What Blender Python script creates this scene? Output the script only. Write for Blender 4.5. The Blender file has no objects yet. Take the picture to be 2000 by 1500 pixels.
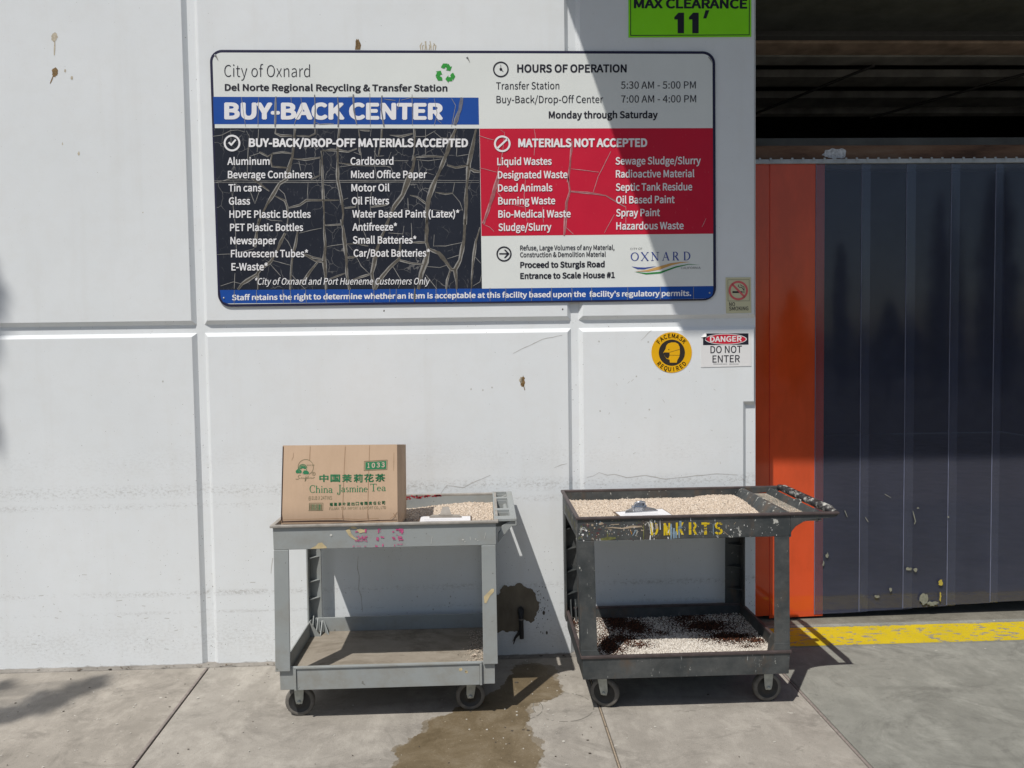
import bpy, bmesh, math, random
from mathutils import Vector, Matrix
random.seed(7)
C = bpy.context.scene.collection
SC = bpy.context.scene

# ------------------------------------------------------------------ camera
PITCH, YAW, ROLL = math.radians(2.53275), math.radians(2.07868), math.radians(-0.79842)
CAM = Vector((0.0, -3.69914, 1.52558)); FPX = 1464.026
_cy, _sy, _cp, _sp = math.cos(YAW), math.sin(YAW), math.cos(PITCH), math.sin(PITCH)
_r0 = Vector((_cy, -_sy, 0)); _f0 = Vector((_sy, _cy, 0)); _u0 = Vector((0, 0, 1))
FW = _f0*_cp - _u0*_sp; _u1 = _u0*_cp + _f0*_sp
_cr, _sr = math.cos(ROLL), math.sin(ROLL)
RT = _r0*_cr + _u1*_sr; UP = -_r0*_sr + _u1*_cr
cam = bpy.data.cameras.new('camera'); cam_o = bpy.data.objects.new('camera', cam); C.objects.link(cam_o)
M = Matrix((RT, UP, -FW)).transposed().to_4x4(); M.translation = CAM
cam_o.matrix_world = M
cam.sensor_width = 36.0; cam.lens = FPX*36.0/2000.0; cam.clip_end = 500; cam.clip_start = 0.05
SC.camera = cam_o

def at(px, py, axis, val):
    """point of the photograph on the plane axis=val (real position of a mark on a known surface)"""
    v = FW + RT*((px-1000)/FPX) + UP*((750-py)/FPX)
    t = (val-CAM[axis])/v[axis]
    return CAM + v*t
def Wl(px, py, y=0.0): return at(px, py, 1, y)
def Gd(px, py, z=0.0): return at(px, py, 2, z)

# ------------------------------------------------------------------ sky, sun, exposure
SUN = Vector((0.345, 0.535, -1.0)).normalized()      # direction the light travels
elev = math.asin(-SUN.z); 
w = bpy.data.worlds.new('World'); SC.world = w; w.use_nodes = True
nt = w.node_tree; bg = nt.nodes['Background']
sky = nt.nodes.new('ShaderNodeTexSky'); sky.sky_type = 'NISHITA'; sky.sun_disc = False
sky.sun_elevation = elev; sky.sun_rotation = math.atan2(-SUN.x, -SUN.y)
sky.air_density = 1.0; sky.dust_density = 1.5; sky.ozone_density = 1.0
nt.links.new(sky.outputs[0], bg.inputs[0]); bg.inputs[1].default_value = 0.08
sl = bpy.data.lights.new('sun', 'SUN'); sl.energy = 4.2; sl.angle = math.radians(0.53); sl.color = (1.0, 0.955, 0.89)
so = bpy.data.objects.new('sun', sl); C.objects.link(so)
so.rotation_euler = SUN.to_track_quat('-Z', 'Y').to_euler(); so.location = (-4, -6, 9)
SC.view_settings.view_transform = 'Standard'; SC.view_settings.look = 'None'
SC.view_settings.exposure = -0.12; SC.view_settings.gamma = 1.0
SC.render.engine = 'CYCLES'
SC.cycles.transparent_max_bounces = 16; SC.cycles.max_bounces = 8

# ------------------------------------------------------------------ materials
def s2l(c):
    o = []
    for v in c:
        v = v/255.0
        o.append(v/12.92 if v <= 0.04045 else ((v+0.055)/1.055)**2.4)
    return tuple(o)
class Mat:
    def __init__(s, name, rough=0.6, spec=0.5, metal=0.0):
        s.m = bpy.data.materials.new(name); s.m.use_nodes = True
        s.nt = s.m.node_tree; s.b = s.nt.nodes['Principled BSDF']
        s.b.inputs['Roughness'].default_value = rough
        s.b.inputs['Specular IOR Level'].default_value = spec
        s.b.inputs['Metallic'].default_value = metal
        s.tc = None
    def n(s, t, **kw):
        x = s.nt.nodes.new(t)
        for k, v in kw.items(): setattr(x, k, v)
        return x
    def put(s, sock, v):
        if isinstance(v, bpy.types.NodeSocket): s.nt.links.new(v, sock)
        elif isinstance(v, (tuple, list)):
            sock.default_value = tuple(v)+(1.0,) if len(v) == 3 and sock.type == 'RGBA' else v
        else: sock.default_value = v
    def co(s, scale=None, loc=None):
        if s.tc is None: s.tc = s.n('ShaderNodeTexCoord')
        o = s.tc.outputs['Object']
        if scale is None: return o
        mp = s.n('ShaderNodeMapping'); mp.inputs['Scale'].default_value = scale
        if loc: mp.inputs['Location'].default_value = loc
        s.nt.links.new(o, mp.inputs[0]); return mp.outputs[0]
    def noise(s, scale, detail=4, rough=0.55, co=None, dist=0.0, out=0):
        x = s.n('ShaderNodeTexNoise'); s.put(x.inputs['Vector'], co or s.co())
        x.inputs['Scale'].default_value = scale; x.inputs['Detail'].default_value = detail
        x.inputs['Roughness'].default_value = rough; x.inputs['Distortion'].default_value = dist
        return x.outputs[out]
    def voro(s, scale, co=None, out='Color', feature='F1'):
        x = s.n('ShaderNodeTexVoronoi'); x.feature = feature
        s.put(x.inputs['Vector'], co or s.co()); x.inputs['Scale'].default_value = scale
        return x.outputs[out]
    def ramp(s, fac, stops, interp='LINEAR'):
        x = s.n('ShaderNodeValToRGB'); s.put(x.inputs[0], fac); cr = x.color_ramp; cr.interpolation = interp
        while len(cr.elements) < len(stops): cr.elements.new(0.5)
        for e, (p, c) in zip(cr.elements, stops):
            e.position = p
            if not isinstance(c, (tuple, list)): c = (c, c, c)
            e.color = tuple(c)+(1.0,)
        return x.outputs[0]
    def mix(s, fac, a, b, mode='MIX'):
        x = s.n('ShaderNodeMix'); x.data_type = 'RGBA'; x.blend_type = mode
        s.put(x.inputs[0], fac); s.put(x.inputs[6], a); s.put(x.inputs[7], b); return x.outputs[2]
    def math(s, op, a, b=0.0, clamp=False):
        x = s.n('ShaderNodeMath', operation=op); x.use_clamp = clamp
        s.put(x.inputs[0], a); s.put(x.inputs[1], b); return x.outputs[0]
    def sep(s, i, co=None):
        x = s.n('ShaderNodeSeparateXYZ'); s.put(x.inputs[0], co or s.co()); return x.outputs[i]
    def attr(s, name):
        x = s.n('ShaderNodeAttribute'); x.attribute_name = name; return x.outputs['Fac']
    def col(s, v): s.put(s.b.inputs['Base Color'], v); return s
    def rough(s, v): s.put(s.b.inputs['Roughness'], v); return s
    def bump(s, h, strength=0.2, dist=0.002):
        x = s.n('ShaderNodeBump'); x.inputs['Strength'].default_value = strength; x.inputs['Distance'].default_value = dist
        s.put(x.inputs['Height'], h); s.nt.links.new(x.outputs[0], s.b.inputs['Normal']); return s

def plain(name, c, rough=0.6, spec=0.4, var=0.12, scale=30, metal=0.0, bump=0.0):
    """paint, plastic or metal with slight mottling and grime"""
    m = Mat(name, rough, spec, metal)
    f = m.ramp(m.noise(scale, 5, 0.6), [(0.3, 1.0-var), (0.7, 1.0+var*0.4)])
    m.col(m.mix(1.0, c, f, 'MULTIPLY'))
    if bump: m.bump(m.noise(scale*6, 3), bump, 0.001)
    return m.m

def wall_paint():
    m = Mat('painted concrete', 0.7, 0.25)
    base = m.ramp(m.noise(1.3, 5, 0.6), [(0.3, (.70, .732, .748)), (0.7, (.75, .78, .797))])
    base = m.mix(m.ramp(m.noise(9, 6, 0.7), [(0.45, 0.0), (0.8, 0.35)]), base, (.66, .665, .65))
    z = m.sep(2)
    def band(z0, wd):    # scuffed strip rubbed by bins at a set height
        d = m.math('ABSOLUTE', m.math('SUBTRACT', z, z0)); return m.ramp(m.math('DIVIDE', d, wd), [(0.0, 1.0), (1.0, 0.0)])
    rub = m.noise(70, 7, 0.8, m.co((0.75, 1, 1.2)))
    cloud = m.noise(2.2, 3)
    for z0, wd, k in ((.862, .045, 0.9), (.79, .022, 0.8), (.355, .02, 0.9), (.26, .012, .6), (1.0, .12, .2), (.12, .14, .4)):
        msk = m.math('MULTIPLY', band(z0, wd), m.ramp(m.math('ADD', rub, m.math('MULTIPLY', cloud, 0.3)), [(0.635, 0.0), (0.78, k*.75)]))
        base = m.mix(msk, base, (.33, .32, .30))
    # specks, more of them low on the wall
    sp = m.noise(120, 2, 0.5)
    low = m.math('MULTIPLY', m.ramp(m.math('DIVIDE', z, 3.0), [(0.0, 0.05), (0.22, 0.035), (0.5, 0.0)]), m.ramp(cloud, [(0.35, 0.4), (0.6, 1.2)]))
    base = m.mix(m.ramp(m.math('ADD', sp, low), [(0.735, 0.0), (0.77, 0.85)]), base, (.16, .15, .14))
    # faint vertical wash marks
    st = m.noise(6, 4, 0.6, m.co((1.6, 1, 0.10)))
    base = m.mix(m.ramp(st, [(0.55, 0.0), (0.78, 0.16)]), base, (.55, .54, .5))
    # grime line where the wall meets the slab
    base = m.mix(m.ramp(m.math('ADD', m.math('MULTIPLY', z, 22.0), m.math('MULTIPLY', m.noise(18, 5), 0.9)), [(0.38, 0.8), (0.55, 0.0)]), base, (.33, .31, .28))
    m.col(base)
    hair = m.voro(2.1, m.co((1, 1, 0.8)), 'Distance', 'DISTANCE_TO_EDGE')
    h = m.math('ADD', m.noise(60, 5, 0.7), m.math('MULTIPLY', m.noise(5, 3), 1.5))
    m.bump(h, 0.25, 0.0015); return m.m

def concrete(name, c0, c1, fleck=True, rough=0.85):
    m = Mat(name, rough, 0.2)
    c = m.ramp(m.noise(1.7, 6, 0.62, dist=0.4), [(0.28, c0), (0.72, c1)])
    c = m.mix(m.ramp(m.noise(14, 6, 0.7), [(0.42, 0.0), (0.75, 0.45)]), c, tuple(v*0.72 for v in c0))
    c = m.mix(m.ramp(m.noise(110, 3), [(0.66, 0.0), (0.71, 0.7)]), c, tuple(v*0.5 for v in c0))
    c = m.mix(m.ramp(m.noise(5, 7, .75, m.co((1, .6, 1), (4, 1, 0))), [(0.48, 0.0), (0.66, 0.6)]), c, tuple(min(1, v*1.28) for v in c1))
    c = m.mix(m.ramp(m.noise(3.3, 7, .8, m.co((.7, 1, 1), (1, 9, 0)), .8), [(0.52, 0.0), (0.66, 0.6)]), c, tuple(v*.62 for v in c0))
    c = m.mix(1.0, c, m.ramp(m.noise(420, 2, .6), [(.3, .78), (.7, 1.16)]), 'MULTIPLY')
    if fleck:
        f = m.math('ADD', m.noise(27, 4, 0.55), m.math('MULTIPLY', m.noise(2.4, 2), 0.08))
        c = m.mix(m.ramp(f, [(0.755, 0.0), (0.775, 0.7)]), c, (.58, .56, .51))
        c = m.mix(m.ramp(m.noise(13, 6, .7, m.co((.7, 1.1, 1), (2, 3, 0))), [(0.665, 0.0), (0.70, 0.5)]), c, (.55, .53, .48))
        c = m.mix(m.ramp(m.noise(10, 4, .6, m.co((.8, 1.2, 1), (7, 5, 0))), [(0.675, 0.0), (0.70, 0.42)]), c, tuple(v*.6 for v in c0))
        # thin scrape arcs left by wheels
        wv = m.n('ShaderNodeTexWave', wave_type='RINGS', bands_direction='Z'); wv.inputs['Scale'].default_value = 0.55
        wv.inputs['Distortion'].default_value = 5.5; wv.inputs['Detail'].default_value = 2.5; wv.inputs['Detail Scale'].default_value = 0.7
        m.put(wv.inputs['Vector'], m.co())
        c = m.mix(m.math('MULTIPLY', m.ramp(wv.outputs['Fac'], [(0.0, 0.28), (0.018, 0.0)]), m.ramp(m.noise(1.4, 2), [(0.45, 0.0), (0.6, 1.0)])), c, tuple(v*0.6 for v in c0))
    m.col(c); m.bump(m.math('ADD', m.noise(90, 5, 0.7), m.noise(11, 4)), 0.42, 0.0025); return m.m

MW = wall_paint()
M_beige = concrete('pale slab concrete', (.27, .247, .213), (.37, .34, .298))
M_mid = concrete('slab concrete', (.292, .27, .237), (.385, .36, .32))
M_grey = concrete('grey slab concrete', (.216, .217, .193), (.287, .288, .258))
M_joint = plain('joint grit', (.075, .06, .05), .95, .1, .5, 60)
M_jrub = plain('joint filler', (.27, .235, .215), .9, .1, .3, 60)
M_yard = concrete('yard asphalt', (.05, .05, .05), (.075, .073, .07), False)
def wet():
    m = Mat('wet concrete', 0.5, 0.4)
    c = m.ramp(m.noise(5.5, 7, 0.72, dist=0.6), [(0.28, (.10, .075, .042)), (0.5, (.165, .128, .078)), (0.72, (.24, .20, .14))])
    c = m.mix(1.0, c, m.ramp(m.noise(300, 3, .6), [(.3, .8), (.7, 1.15)]), 'MULTIPLY')
    c = m.mix(m.ramp(m.noise(90, 3), [(0.68, 0.0), (0.72, 0.8)]), c, (.42, .37, .29))
    m.col(c); m.rough(m.ramp(m.noise(5, 3), [(0.3, .35), (0.7, .7)])); m.bump(m.noise(40, 5), .35, .002); return m.m
M_wet = wet()
def cracked_paint(name, c, under):
    m = Mat(name, .6, .35)
    k = m.math('ADD', m.noise(34, 7, .72, m.co((0.45, 1, 1))), m.math('MULTIPLY', m.noise(3.1, 2), .16))
    cc = m.mix(m.ramp(m.noise(5, 5, .7), [(.35, 0.0), (.7, .45)]), c, tuple(v*.68 for v in c))
    m.col(m.mix(m.ramp(k, [(.63, 0.0), (.66, .95)]), cc, under)); m.bump(k, .3, .002); return m.m
M_yellow = cracked_paint('yellow line paint', (.62, .47, .015), (.24, .23, .21))

# ------------------------------------------------------------------ mesh builder
class MB:
    def __init__(s): s.v = []; s.f = []; s.mi = []; s.sm = []
    def add(s, vs, fs, mi=0, smooth=False):
        o = len(s.v); s.v += [Vector(p) for p in vs]
        for f in fs: s.f.append(tuple(i+o for i in f)); s.mi.append(mi); s.sm.append(smooth)
        return s
    def box(s, x0, x1, y0, y1, z0, z1, mi=0):
        v = [(x, y, z) for z in (z0, z1) for y in (y0, y1) for x in (x0, x1)]
        return s.add(v, [(0, 2, 3, 1), (4, 5, 7, 6), (0, 1, 5, 4), (2, 6, 7, 3), (0, 4, 6, 2), (1, 3, 7, 5)], mi)
    def hexa(s, v, mi=0):   # 8 corners: bottom 4 ccw, top 4 ccw
        return s.add(v, [(3, 2, 1, 0), (4, 5, 6, 7), (0, 1, 5, 4), (1, 2, 6, 5), (2, 3, 7, 6), (3, 0, 4, 7)], mi)
    def poly(s, pts, mi=0): return s.add(pts, [tuple(range(len(pts)))], mi)
    def prism(s, pts, d, mi=0):   # polygon swept along vector d
        n = len(pts); d = Vector(d); v = [Vector(p) for p in pts]; v2 = [p+d for p in v]
        fs = [tuple(range(n)), tuple(range(2*n-1, n-1, -1))]
        fs += [(i, i+n, (i+1) % n+n, (i+1) % n) for i in range(n)]
        return s.add(v+v2, fs, mi)
    def tube(s, path, r, mi=0, n=10, caps=True):
        path = [Vector(p) for p in path]; vs = []; fs = []
        rs = r if isinstance(r, (list, tuple)) else [r]*len(path)
        up = Vector((0.13, 0.21, 0.97))
        for i, p in enumerate(path):
            d = (path[min(i+1, len(path)-1)]-path[max(i-1, 0)]).normalized()
            a = d.cross(up)
            if a.length < 1e-3: a = d.cross(Vector((1, 0, 0)))
            a.normalize(); b = d.cross(a)
            for k in range(n):
                t = 2*math.pi*k/n; vs.append(p+(a*math.cos(t)+b*math.sin(t))*rs[i])
        for i in range(len(path)-1):
            for k in range(n): fs.append((i*n+k, i*n+(k+1) % n, (i+1)*n+(k+1) % n, (i+1)*n+k))
        s.add(vs, fs, mi, True)
        if caps:
            s.add(vs[:n], [tuple(range(n-1, -1, -1))], mi); s.add(vs[-n:], [tuple(range(n))], mi)
        return s
    def lathe(s, prof, c, axis, mi=0, n=32):   # prof: (radius, offset along axis)
        c = Vector(c); ax = Vector(axis).normalized(); a = ax.orthogonal().normalized(); b = ax.cross(a); vs = []; fs = []
        for r, h in prof:
            for k in range(n):
                t = 2*math.pi*k/n; vs.append(c+ax*h+(a*math.cos(t)+b*math.sin(t))*max(r, 1e-5))
        for i in range(len(prof)-1):
            for k in range(n): fs.append((i*n+k, i*n+(k+1) % n, (i+1)*n+(k+1) % n, (i+1)*n+k))
        return s.add(vs, fs, mi, True)
    def build(s, name, mats, parent=None, loc=(0, 0, 0), bevel=0.0, recalc=False, attr=None):
        me = bpy.data.meshes.new(name); l = Vector(loc)
        me.from_pydata([p-l for p in s.v], [], s.f)
        if not isinstance(mats, (list, tuple)): mats = [mats]
        for m in mats: me.materials.append(m)
        me.polygons.foreach_set('material_index', s.mi); me.polygons.foreach_set('use_smooth', s.sm)
        if attr:
            for k, vals in attr.items():
                a = me.attributes.new(k, 'FLOAT', 'POINT'); a.data.foreach_set('value', vals)
        if recalc:
            bm = bmesh.new(); bm.from_mesh(me); bmesh.ops.recalc_face_normals(bm, faces=bm.faces); bm.to_mesh(me); bm.free()
        me.update()
        o = bpy.data.objects.new(name, me); C.objects.link(o)
        if parent is not None: o.parent = parent
        else: o.location = l
        if bevel:
            b = o.modifiers.new('bevel', 'BEVEL'); b.width = bevel; b.segments = 2; b.limit_method = 'ANGLE'; b.angle_limit = math.radians(40)
        return o
def tag(o, label=None, cat=None, group=None, kind=None):
    if label: o['label'] = label
    if cat: o['category'] = cat
    if group: o['group'] = group
    if kind: o['kind'] = kind
    return o
def empty(name, loc, label, cat, group=None):
    o = bpy.data.objects.new(name, None); C.objects.link(o); o.location = loc; o.empty_display_size = 0.1
    return tag(o, label, cat, group)

# ------------------------------------------------------------------ lettering
import os
try:      # Blender ships this humanist face with its own data; the built-in face serves if it is missing
    FONT = bpy.data.fonts.load(os.path.join(bpy.utils.system_resource('DATAFILES'), 'fonts', 'Noto Sans CJK Regular.woff2'))
except Exception:
    FONT = None
_tc = {}; CAPH = 1.0
def glyphs(txt, off=0.0, shear=0.0):
    k = (txt, off, shear)
    if k not in _tc:
        c = bpy.data.curves.new('lettering', 'FONT'); c.body = txt; c.offset = min(0, off)*CAPH*1.35; c.shear = shear; c.resolution_u = 4; c.fill_mode = 'FRONT'
        if FONT: c.font = FONT
        o = bpy.data.objects.new('lettering', c); C.objects.link(o)
        dg = bpy.context.evaluated_depsgraph_get(); me = bpy.data.meshes.new_from_object(o.evaluated_get(dg))
        vs = [v.co.copy() for v in me.vertices]; fs = [tuple(p.vertices) for p in me.polygons]
        if off > 0:      # heavier weight: the letter drawn several times round a small circle, each a hair in front of the last
            V, F = [], []; n = 8; r = off*CAPH*1.35
            for i in range(n):
                a = 2*math.pi*(i+.5)/n; o_ = len(V)
                V += [Vector((v.x+r*math.cos(a), v.y+r*math.sin(a), i)) for v in vs]; F += [tuple(j+o_ for j in f) for f in fs]
            vs, fs = V, F
        _tc[k] = (vs, fs)
        bpy.data.objects.remove(o); bpy.data.curves.remove(c); bpy.data.meshes.remove(me)
    return _tc[k]
CAPH = max(v.y for v in glyphs('H')[0]); _tc.clear()
def text(mb, txt, x0, yb0, x1, yb1, cap, plane, mi, off=0.0, shear=0.0, P=None, capref='H'):
    """lettering from pixel (x0,yb0) to (x1,yb1) on its baseline, laid on plane y=plane (or through P)"""
    P = P or (lambda a, b: Wl(a, b, plane))
    A = P(x0, yb0); B = P(x1, yb1); T = P(x0, yb0-cap)
    vs, fs = glyphs(txt, off, shear)
    xs = [v.x for v in vs]; a, b = min(xs), max(xs)
    u = (B-A); h = (T-A); e = max(0, off)*CAPH*1.35; ch = CAPH+2*e; nrm = u.cross(h).normalized()
    mb.add([A+u*((v.x-a)/(b-a))+h*((v.y+e)/ch)+nrm*(v.z*.00002) for v in vs], fs, mi)
def ring(mb, c, r, t, plane, mi, n=40, a0=0, a1=360):
    vs = []; fs = []
    for i in range(n+1):
        a = math.radians(a0+(a1-a0)*i/n)
        for q in (r, r-t): vs.append(Wl(c[0]+q*math.cos(a), c[1]+q*math.sin(a), plane))
    for i in range(n): fs.append((2*i, 2*i+1, 2*i+3, 2*i+2))
    mb.add(vs, [f[::-1] for f in fs], mi)
def disc(mb, c, r, plane, mi, n=40):
    mb.poly([Wl(c[0]+r*math.cos(2*math.pi*i/n), c[1]+r*math.sin(2*math.pi*i/n), plane) for i in range(n)], mi)
def pxpoly(mb, pts, plane, mi): mb.poly([Wl(x, y, plane) for x, y in pts], mi)
def ribbon(mb, pts, wd, plane, mi, P=None, taper=True, jit=0.0):
    """a crack or stroke: strip of varying width through pixel points"""
    P = P or (lambda a, b: Wl(a, b, plane))
    q = []
    for i in range(len(pts)-1):
        a, b = Vector(pts[i]), Vector(pts[i+1]); n = max(1, int((b-a).length/9))
        for k in range(n): q.append(a+(b-a)*(k/n))
    q.append(Vector(pts[-1])); vs = []; N = len(q); ph = random.uniform(0, 6.3); ph2 = random.uniform(0, 6.3)
    for i, p in enumerate(q):
        d = (q[min(i+1, N-1)]-q[max(i-1, 0)]); d = d.normalized() if d.length > 0 else Vector((1, 0))
        nrm = Vector((-d.y, d.x)); t = i/(N-1) if N > 1 else 0
        h = wd/2
        if taper: h *= 0.35+0.65*math.sin(math.pi*min(max(t, 0.06), 0.94))**0.5
        if jit: h *= (1+random.uniform(-jit, jit))*(1+(.28*math.sin(ph+i*.55)+.18*math.sin(ph2+i*1.3) if wd > 2 else 0)); p = p+nrm*random.uniform(-jit, jit)*1.2
        vs += [P(*(p+nrm*h)), P(*(p-nrm*h))]
    mb.add(vs, [(2*i, 2*i+1, 2*i+3, 2*i+2) for i in range(N-1)], mi)

# ------------------------------------------------------------------ ground
JX = [-1.371, 0.469, 1.376]
gmb = MB()
gmb.poly([(-70, -70, -.012), (70, -70, -.012), (70, 20, -.012), (-70, 20, -.012)], 0)
tag(gmb.build('ground', M_yard), kind='structure')
smb = MB()
def slab(x0, x1, y0, y1, mi):
    smb.box(x0, x1, y0, y1, -.06, 0.0, mi)
def skew_slab(x0n, x0f, x1n, x1f, y0, y1, mi):   # near / far x of the left and right edge
    smb.hexa([(x0n, y0, -.06), (x1n, y0, -.06), (x1f, y1, -.06), (x0f, y1, -.06), (x0n, y0, 0), (x1n, y0, 0), (x1f, y1, 0), (x0f, y1, 0)], mi)
skew_slab(-9, -9, -1.262, -1.381, -2.6, -.046, 0)
slab(-9, 9, -5.2, -2.608, 2)
skew_slab(-1.243, -1.366, .470, .462, -2.6, -.046, 1)
skew_slab(.482, .474, 1.366, 1.368, -2.6, -.046, 2)
skew_slab(1.386, 1.386, 9.0, 9.0, -2.6, -.006, 3)
slab(-6.5, 1.355, -.040, .03, 4)          # mortar strip at the wall foot
skew_slab(-1.262, -1.386, -1.252, -1.3725, -2.6, -.05, 5)
skew_slab(.4725, .4645, .4795, .4715, -2.6, -.05, 6)
skew_slab(1.369, 1.371, 1.383, 1.383, -2.6, -.02, 5)
slab(1.386, 7.0, .000, .262, 3); slab(1.386, 7.0, .268, .30, 3); slab(1.386, 7.0, .303, .72, 8); slab(1.386, 7.0, .722, 9.0, 7)
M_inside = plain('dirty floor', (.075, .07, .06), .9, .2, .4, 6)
M_grit = plain('pale grit', (.4, .33, .25), .95, .1, .5, 220)
M_mort = concrete('mortar strip', (.22, .205, .185), (.32, .30, .27))
tag(smb.build('pavement', [M_beige, M_mid, M_mid, M_grey, M_mort, M_jrub, M_grit, M_inside, concrete('sill concrete', (.15, .14, .115), (.21, .2, .17), False)], bevel=.004), kind='structure')
# painted line at the door sill
ymb = MB()
pts = [(1.388, .004), (2.2, .003), (3.2, .006), (7, .004), (7, .250), (4, .253), (2.6, .249), (1.388, .25)]
ymb.prism([(x, y, .0006) for x, y in pts], (0, 0, .0014))
tag(ymb.build('yellow_line', M_yellow, recalc=True), kind='structure')
# wet stain: run-off from the pipe, a ragged film on the slab
def ragged(pts, amp, it=4, seed=1):
    rnd = random.Random(seed); p = [Vector(q) for q in pts]
    for k in range(it):
        q = []
        for i in range(len(p)):
            a, b = p[i], p[(i+1) % len(p)]; d = b-a; m = (a+b)/2+Vector((-d.y, d.x))*rnd.uniform(-amp, amp)
            q += [a, m]
        p = q
    return p
stain_px = [(1003, 1302), (1035, 1297), (1062, 1302), (1082, 1326), (1098, 1352), (1078, 1366), (1052, 1372), (1032, 1395), (1026, 1412), (1040, 1430), (1052, 1458), (1060, 1475), (1045, 1500), (1050, 1530), (700, 1530), (765, 1500), (772, 1465), (800, 1452), (828, 1432), (845, 1405), (880, 1395), (892, 1382), (930, 1376), (965, 1352), (990, 1330)]
stp = ragged([Gd(*p).to_2d() for p in stain_px], 0.26, 5, 3)
cx_ = sum(p.x for p in stp)/len(stp); cy_ = sum(p.y for p in stp)/len(stp)
wmb = MB(); wmb.poly([(p.x, p.y, .0012) for p in stp])
# half-dried border of the stain
bd_ = ragged([Vector((cx_+(q.x-cx_)*1.045, cy_+(q.y-cy_)*1.035)) for q in [Gd(*p).to_2d() for p in stain_px]], 0.3, 5, 11)
wmb.poly([(p.x, p.y, .0007) for p in bd_], 1)
M_damp = concrete('damp concrete', (.20, .17, .125), (.28, .245, .195), False)
tag(wmb.build('wet_stain', [M_wet, M_damp]), kind='structure')
# round bin marks faintly scratched on the slab
rmb = MB()
for (cx, cy, rx, k) in ((1013, 1383, 48, .8), (1100, 1380, 60, .5)):
    ctr = Gd(cx, cy, .001); rr = (Gd(cx+rx, cy, .001)-ctr).length
    for i in range(70):
        if random.random() > k: continue
        a, b = 2*math.pi*i/70, 2*math.pi*(i+1)/70
        rmb.add([ctr+Vector((math.cos(t), math.sin(t), 0))*q for t in (a, b) for q in (rr, rr-.0035)], [(0, 1, 3, 2)])
tag(rmb.build('ring_marks', plain('scratched concrete', (.2, .19, .165), .9, .1)), kind='structure')
# small paint flakes and grit lying about
fl = MB()
M_flake = plain('paint flake', (.52, .5, .45), .8, .2)
M_dark = plain('dark grit', (.1, .085, .07), .95, .1)
rnd = random.Random(5)
for i in range(300):
    if i < 110: x, y = rnd.uniform(-2.3, 1.3), rnd.uniform(-1.3, -.05)
    elif i < 190: x, y = rnd.uniform(-2.3, -.9), rnd.uniform(-1.3, -.05)
    elif i < 250: x, y = rnd.gauss(.2, .15), rnd.gauss(-.72, .2)
    else: x, y = rnd.uniform(-2.3, 1.34), rnd.uniform(-.05, -.012)
    r = rnd.uniform(.0012, .0042)*(1.7 if rnd.random() < .12 else 1); a = rnd.uniform(0, 6.3); sx = rnd.uniform(.5, 1.6)
    n = rnd.randint(4, 6)
    base = [(x+math.cos(a+2*math.pi*k/n)*r*sx, y+math.sin(a+2*math.pi*k/n)*r*rnd.uniform(.6, 1.2), .0015) for k in range(n)]
    fl.prism(base, (0, 0, rnd.uniform(.0006, .003)), 1 if (rnd.random() < .35 or i >= 250) else 0)
tag(fl.build('ground_debris', [M_flake, M_dark], recalc=True), kind='stuff')
# dead leaves and twig bits along the wall foot
lf = MB()
for (px, py) in ((330, 1303), (384, 1302), (527, 1298), (447, 1300), (250, 1306), (160, 1307)):
    c = Gd(px, py, .002)
    for k in range(7):
        a = rnd.uniform(0, 6.3); l = rnd.uniform(.006, .02); d = Vector((math.cos(a), math.sin(a)*.6, rnd.uniform(0, .5)))*l
        n = Vector((-math.sin(a), math.cos(a), 0))*rnd.uniform(.001, .004); o = c+Vector((rnd.uniform(-.025, .025), rnd.uniform(-.008, .006), .001))
        lf.add([o-n*.3, o+d*.5-n, o+d, o+d*.5+n], [(0, 1, 2, 3)])
tag(lf.build('leaf_litter', plain('dry leaf', (.12, .085, .05), .9, .1, .5)), kind='stuff')

# ------------------------------------------------------------------ concrete wall: raised panels over a base plane
wl = MB(); GD = .02; GR = .0195
def panel(poly, inset):
    """poly: outline at y=0 (x,z); inset: outward offset per vertex at y=GD"""
    a = [Vector((x, 0, z)) for x, z in poly]; b = [Vector((x+dx, GD, z+dz)) for (x, z), (dx, dz) in zip(poly, inset)]
    n = len(a); wl.add(a+b, [tuple(range(n))]+[((i+1) % n, i, i+n, (i+1) % n+n) for i in range(n)])
def rect(x0, x1, z0, z1, l=1, r=1, b=1, t=1):
    g = GR; panel([(x0, z0), (x1, z0), (x1, z1), (x0, z1)], [(-g*l, -g*b), (g*r, -g*b), (g*r, g*t), (-g*l, g*t)])
ZB, ZT = 1.6145, 1.6925; XA, XB, XC, XD, XE = -1.4177, -1.3419, .4124, .4885, 1.345; TOP = 6.2
rect(-7, XA, ZT, TOP, 0, 1, 1, 0); rect(XB, XC, ZT, TOP, 1, 1, 1, 0); rect(XD, XE, ZT, TOP, 1, .75, 1, 0)
rect(-7, XA, -.05, ZB, 0, 1, 0, 1); rect(XB, XC, -.05, ZB, 1, 1, 0, 1)
g = GR; ZN, XN = 1.256, 1.291
panel([(XD, -.05), (XN, -.05), (XN, ZN), (XE, ZN), (XE, ZB), (XD, ZB)], [(-g, 0), (g, 0), (g, -g), (g*.75, -g), (g*.75, g), (-g, g)])
wl.poly([(-7, GD, -.05), (1.36, GD, -.05), (1.36, GD, TOP), (-7, GD, TOP)])
wl.poly([(1.36, GD, -.05), (1.36, .66, -.05), (1.36, .66, TOP), (1.36, GD, TOP)])       # door jamb
wl.poly([(-7, .66, -.05), (-7, .66, TOP), (1.36, .66, TOP), (1.36, .66, -.05)])
wl.poly([(-7, GD, TOP), (1.36, GD, TOP), (1.36, .66, TOP), (-7, .66, TOP)])
wall = wl.build('concrete_wall', MW, bevel=.0012)
tag(wall, 'white painted concrete wall divided by bevelled grooves, carrying the big sign', 'wall')
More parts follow.
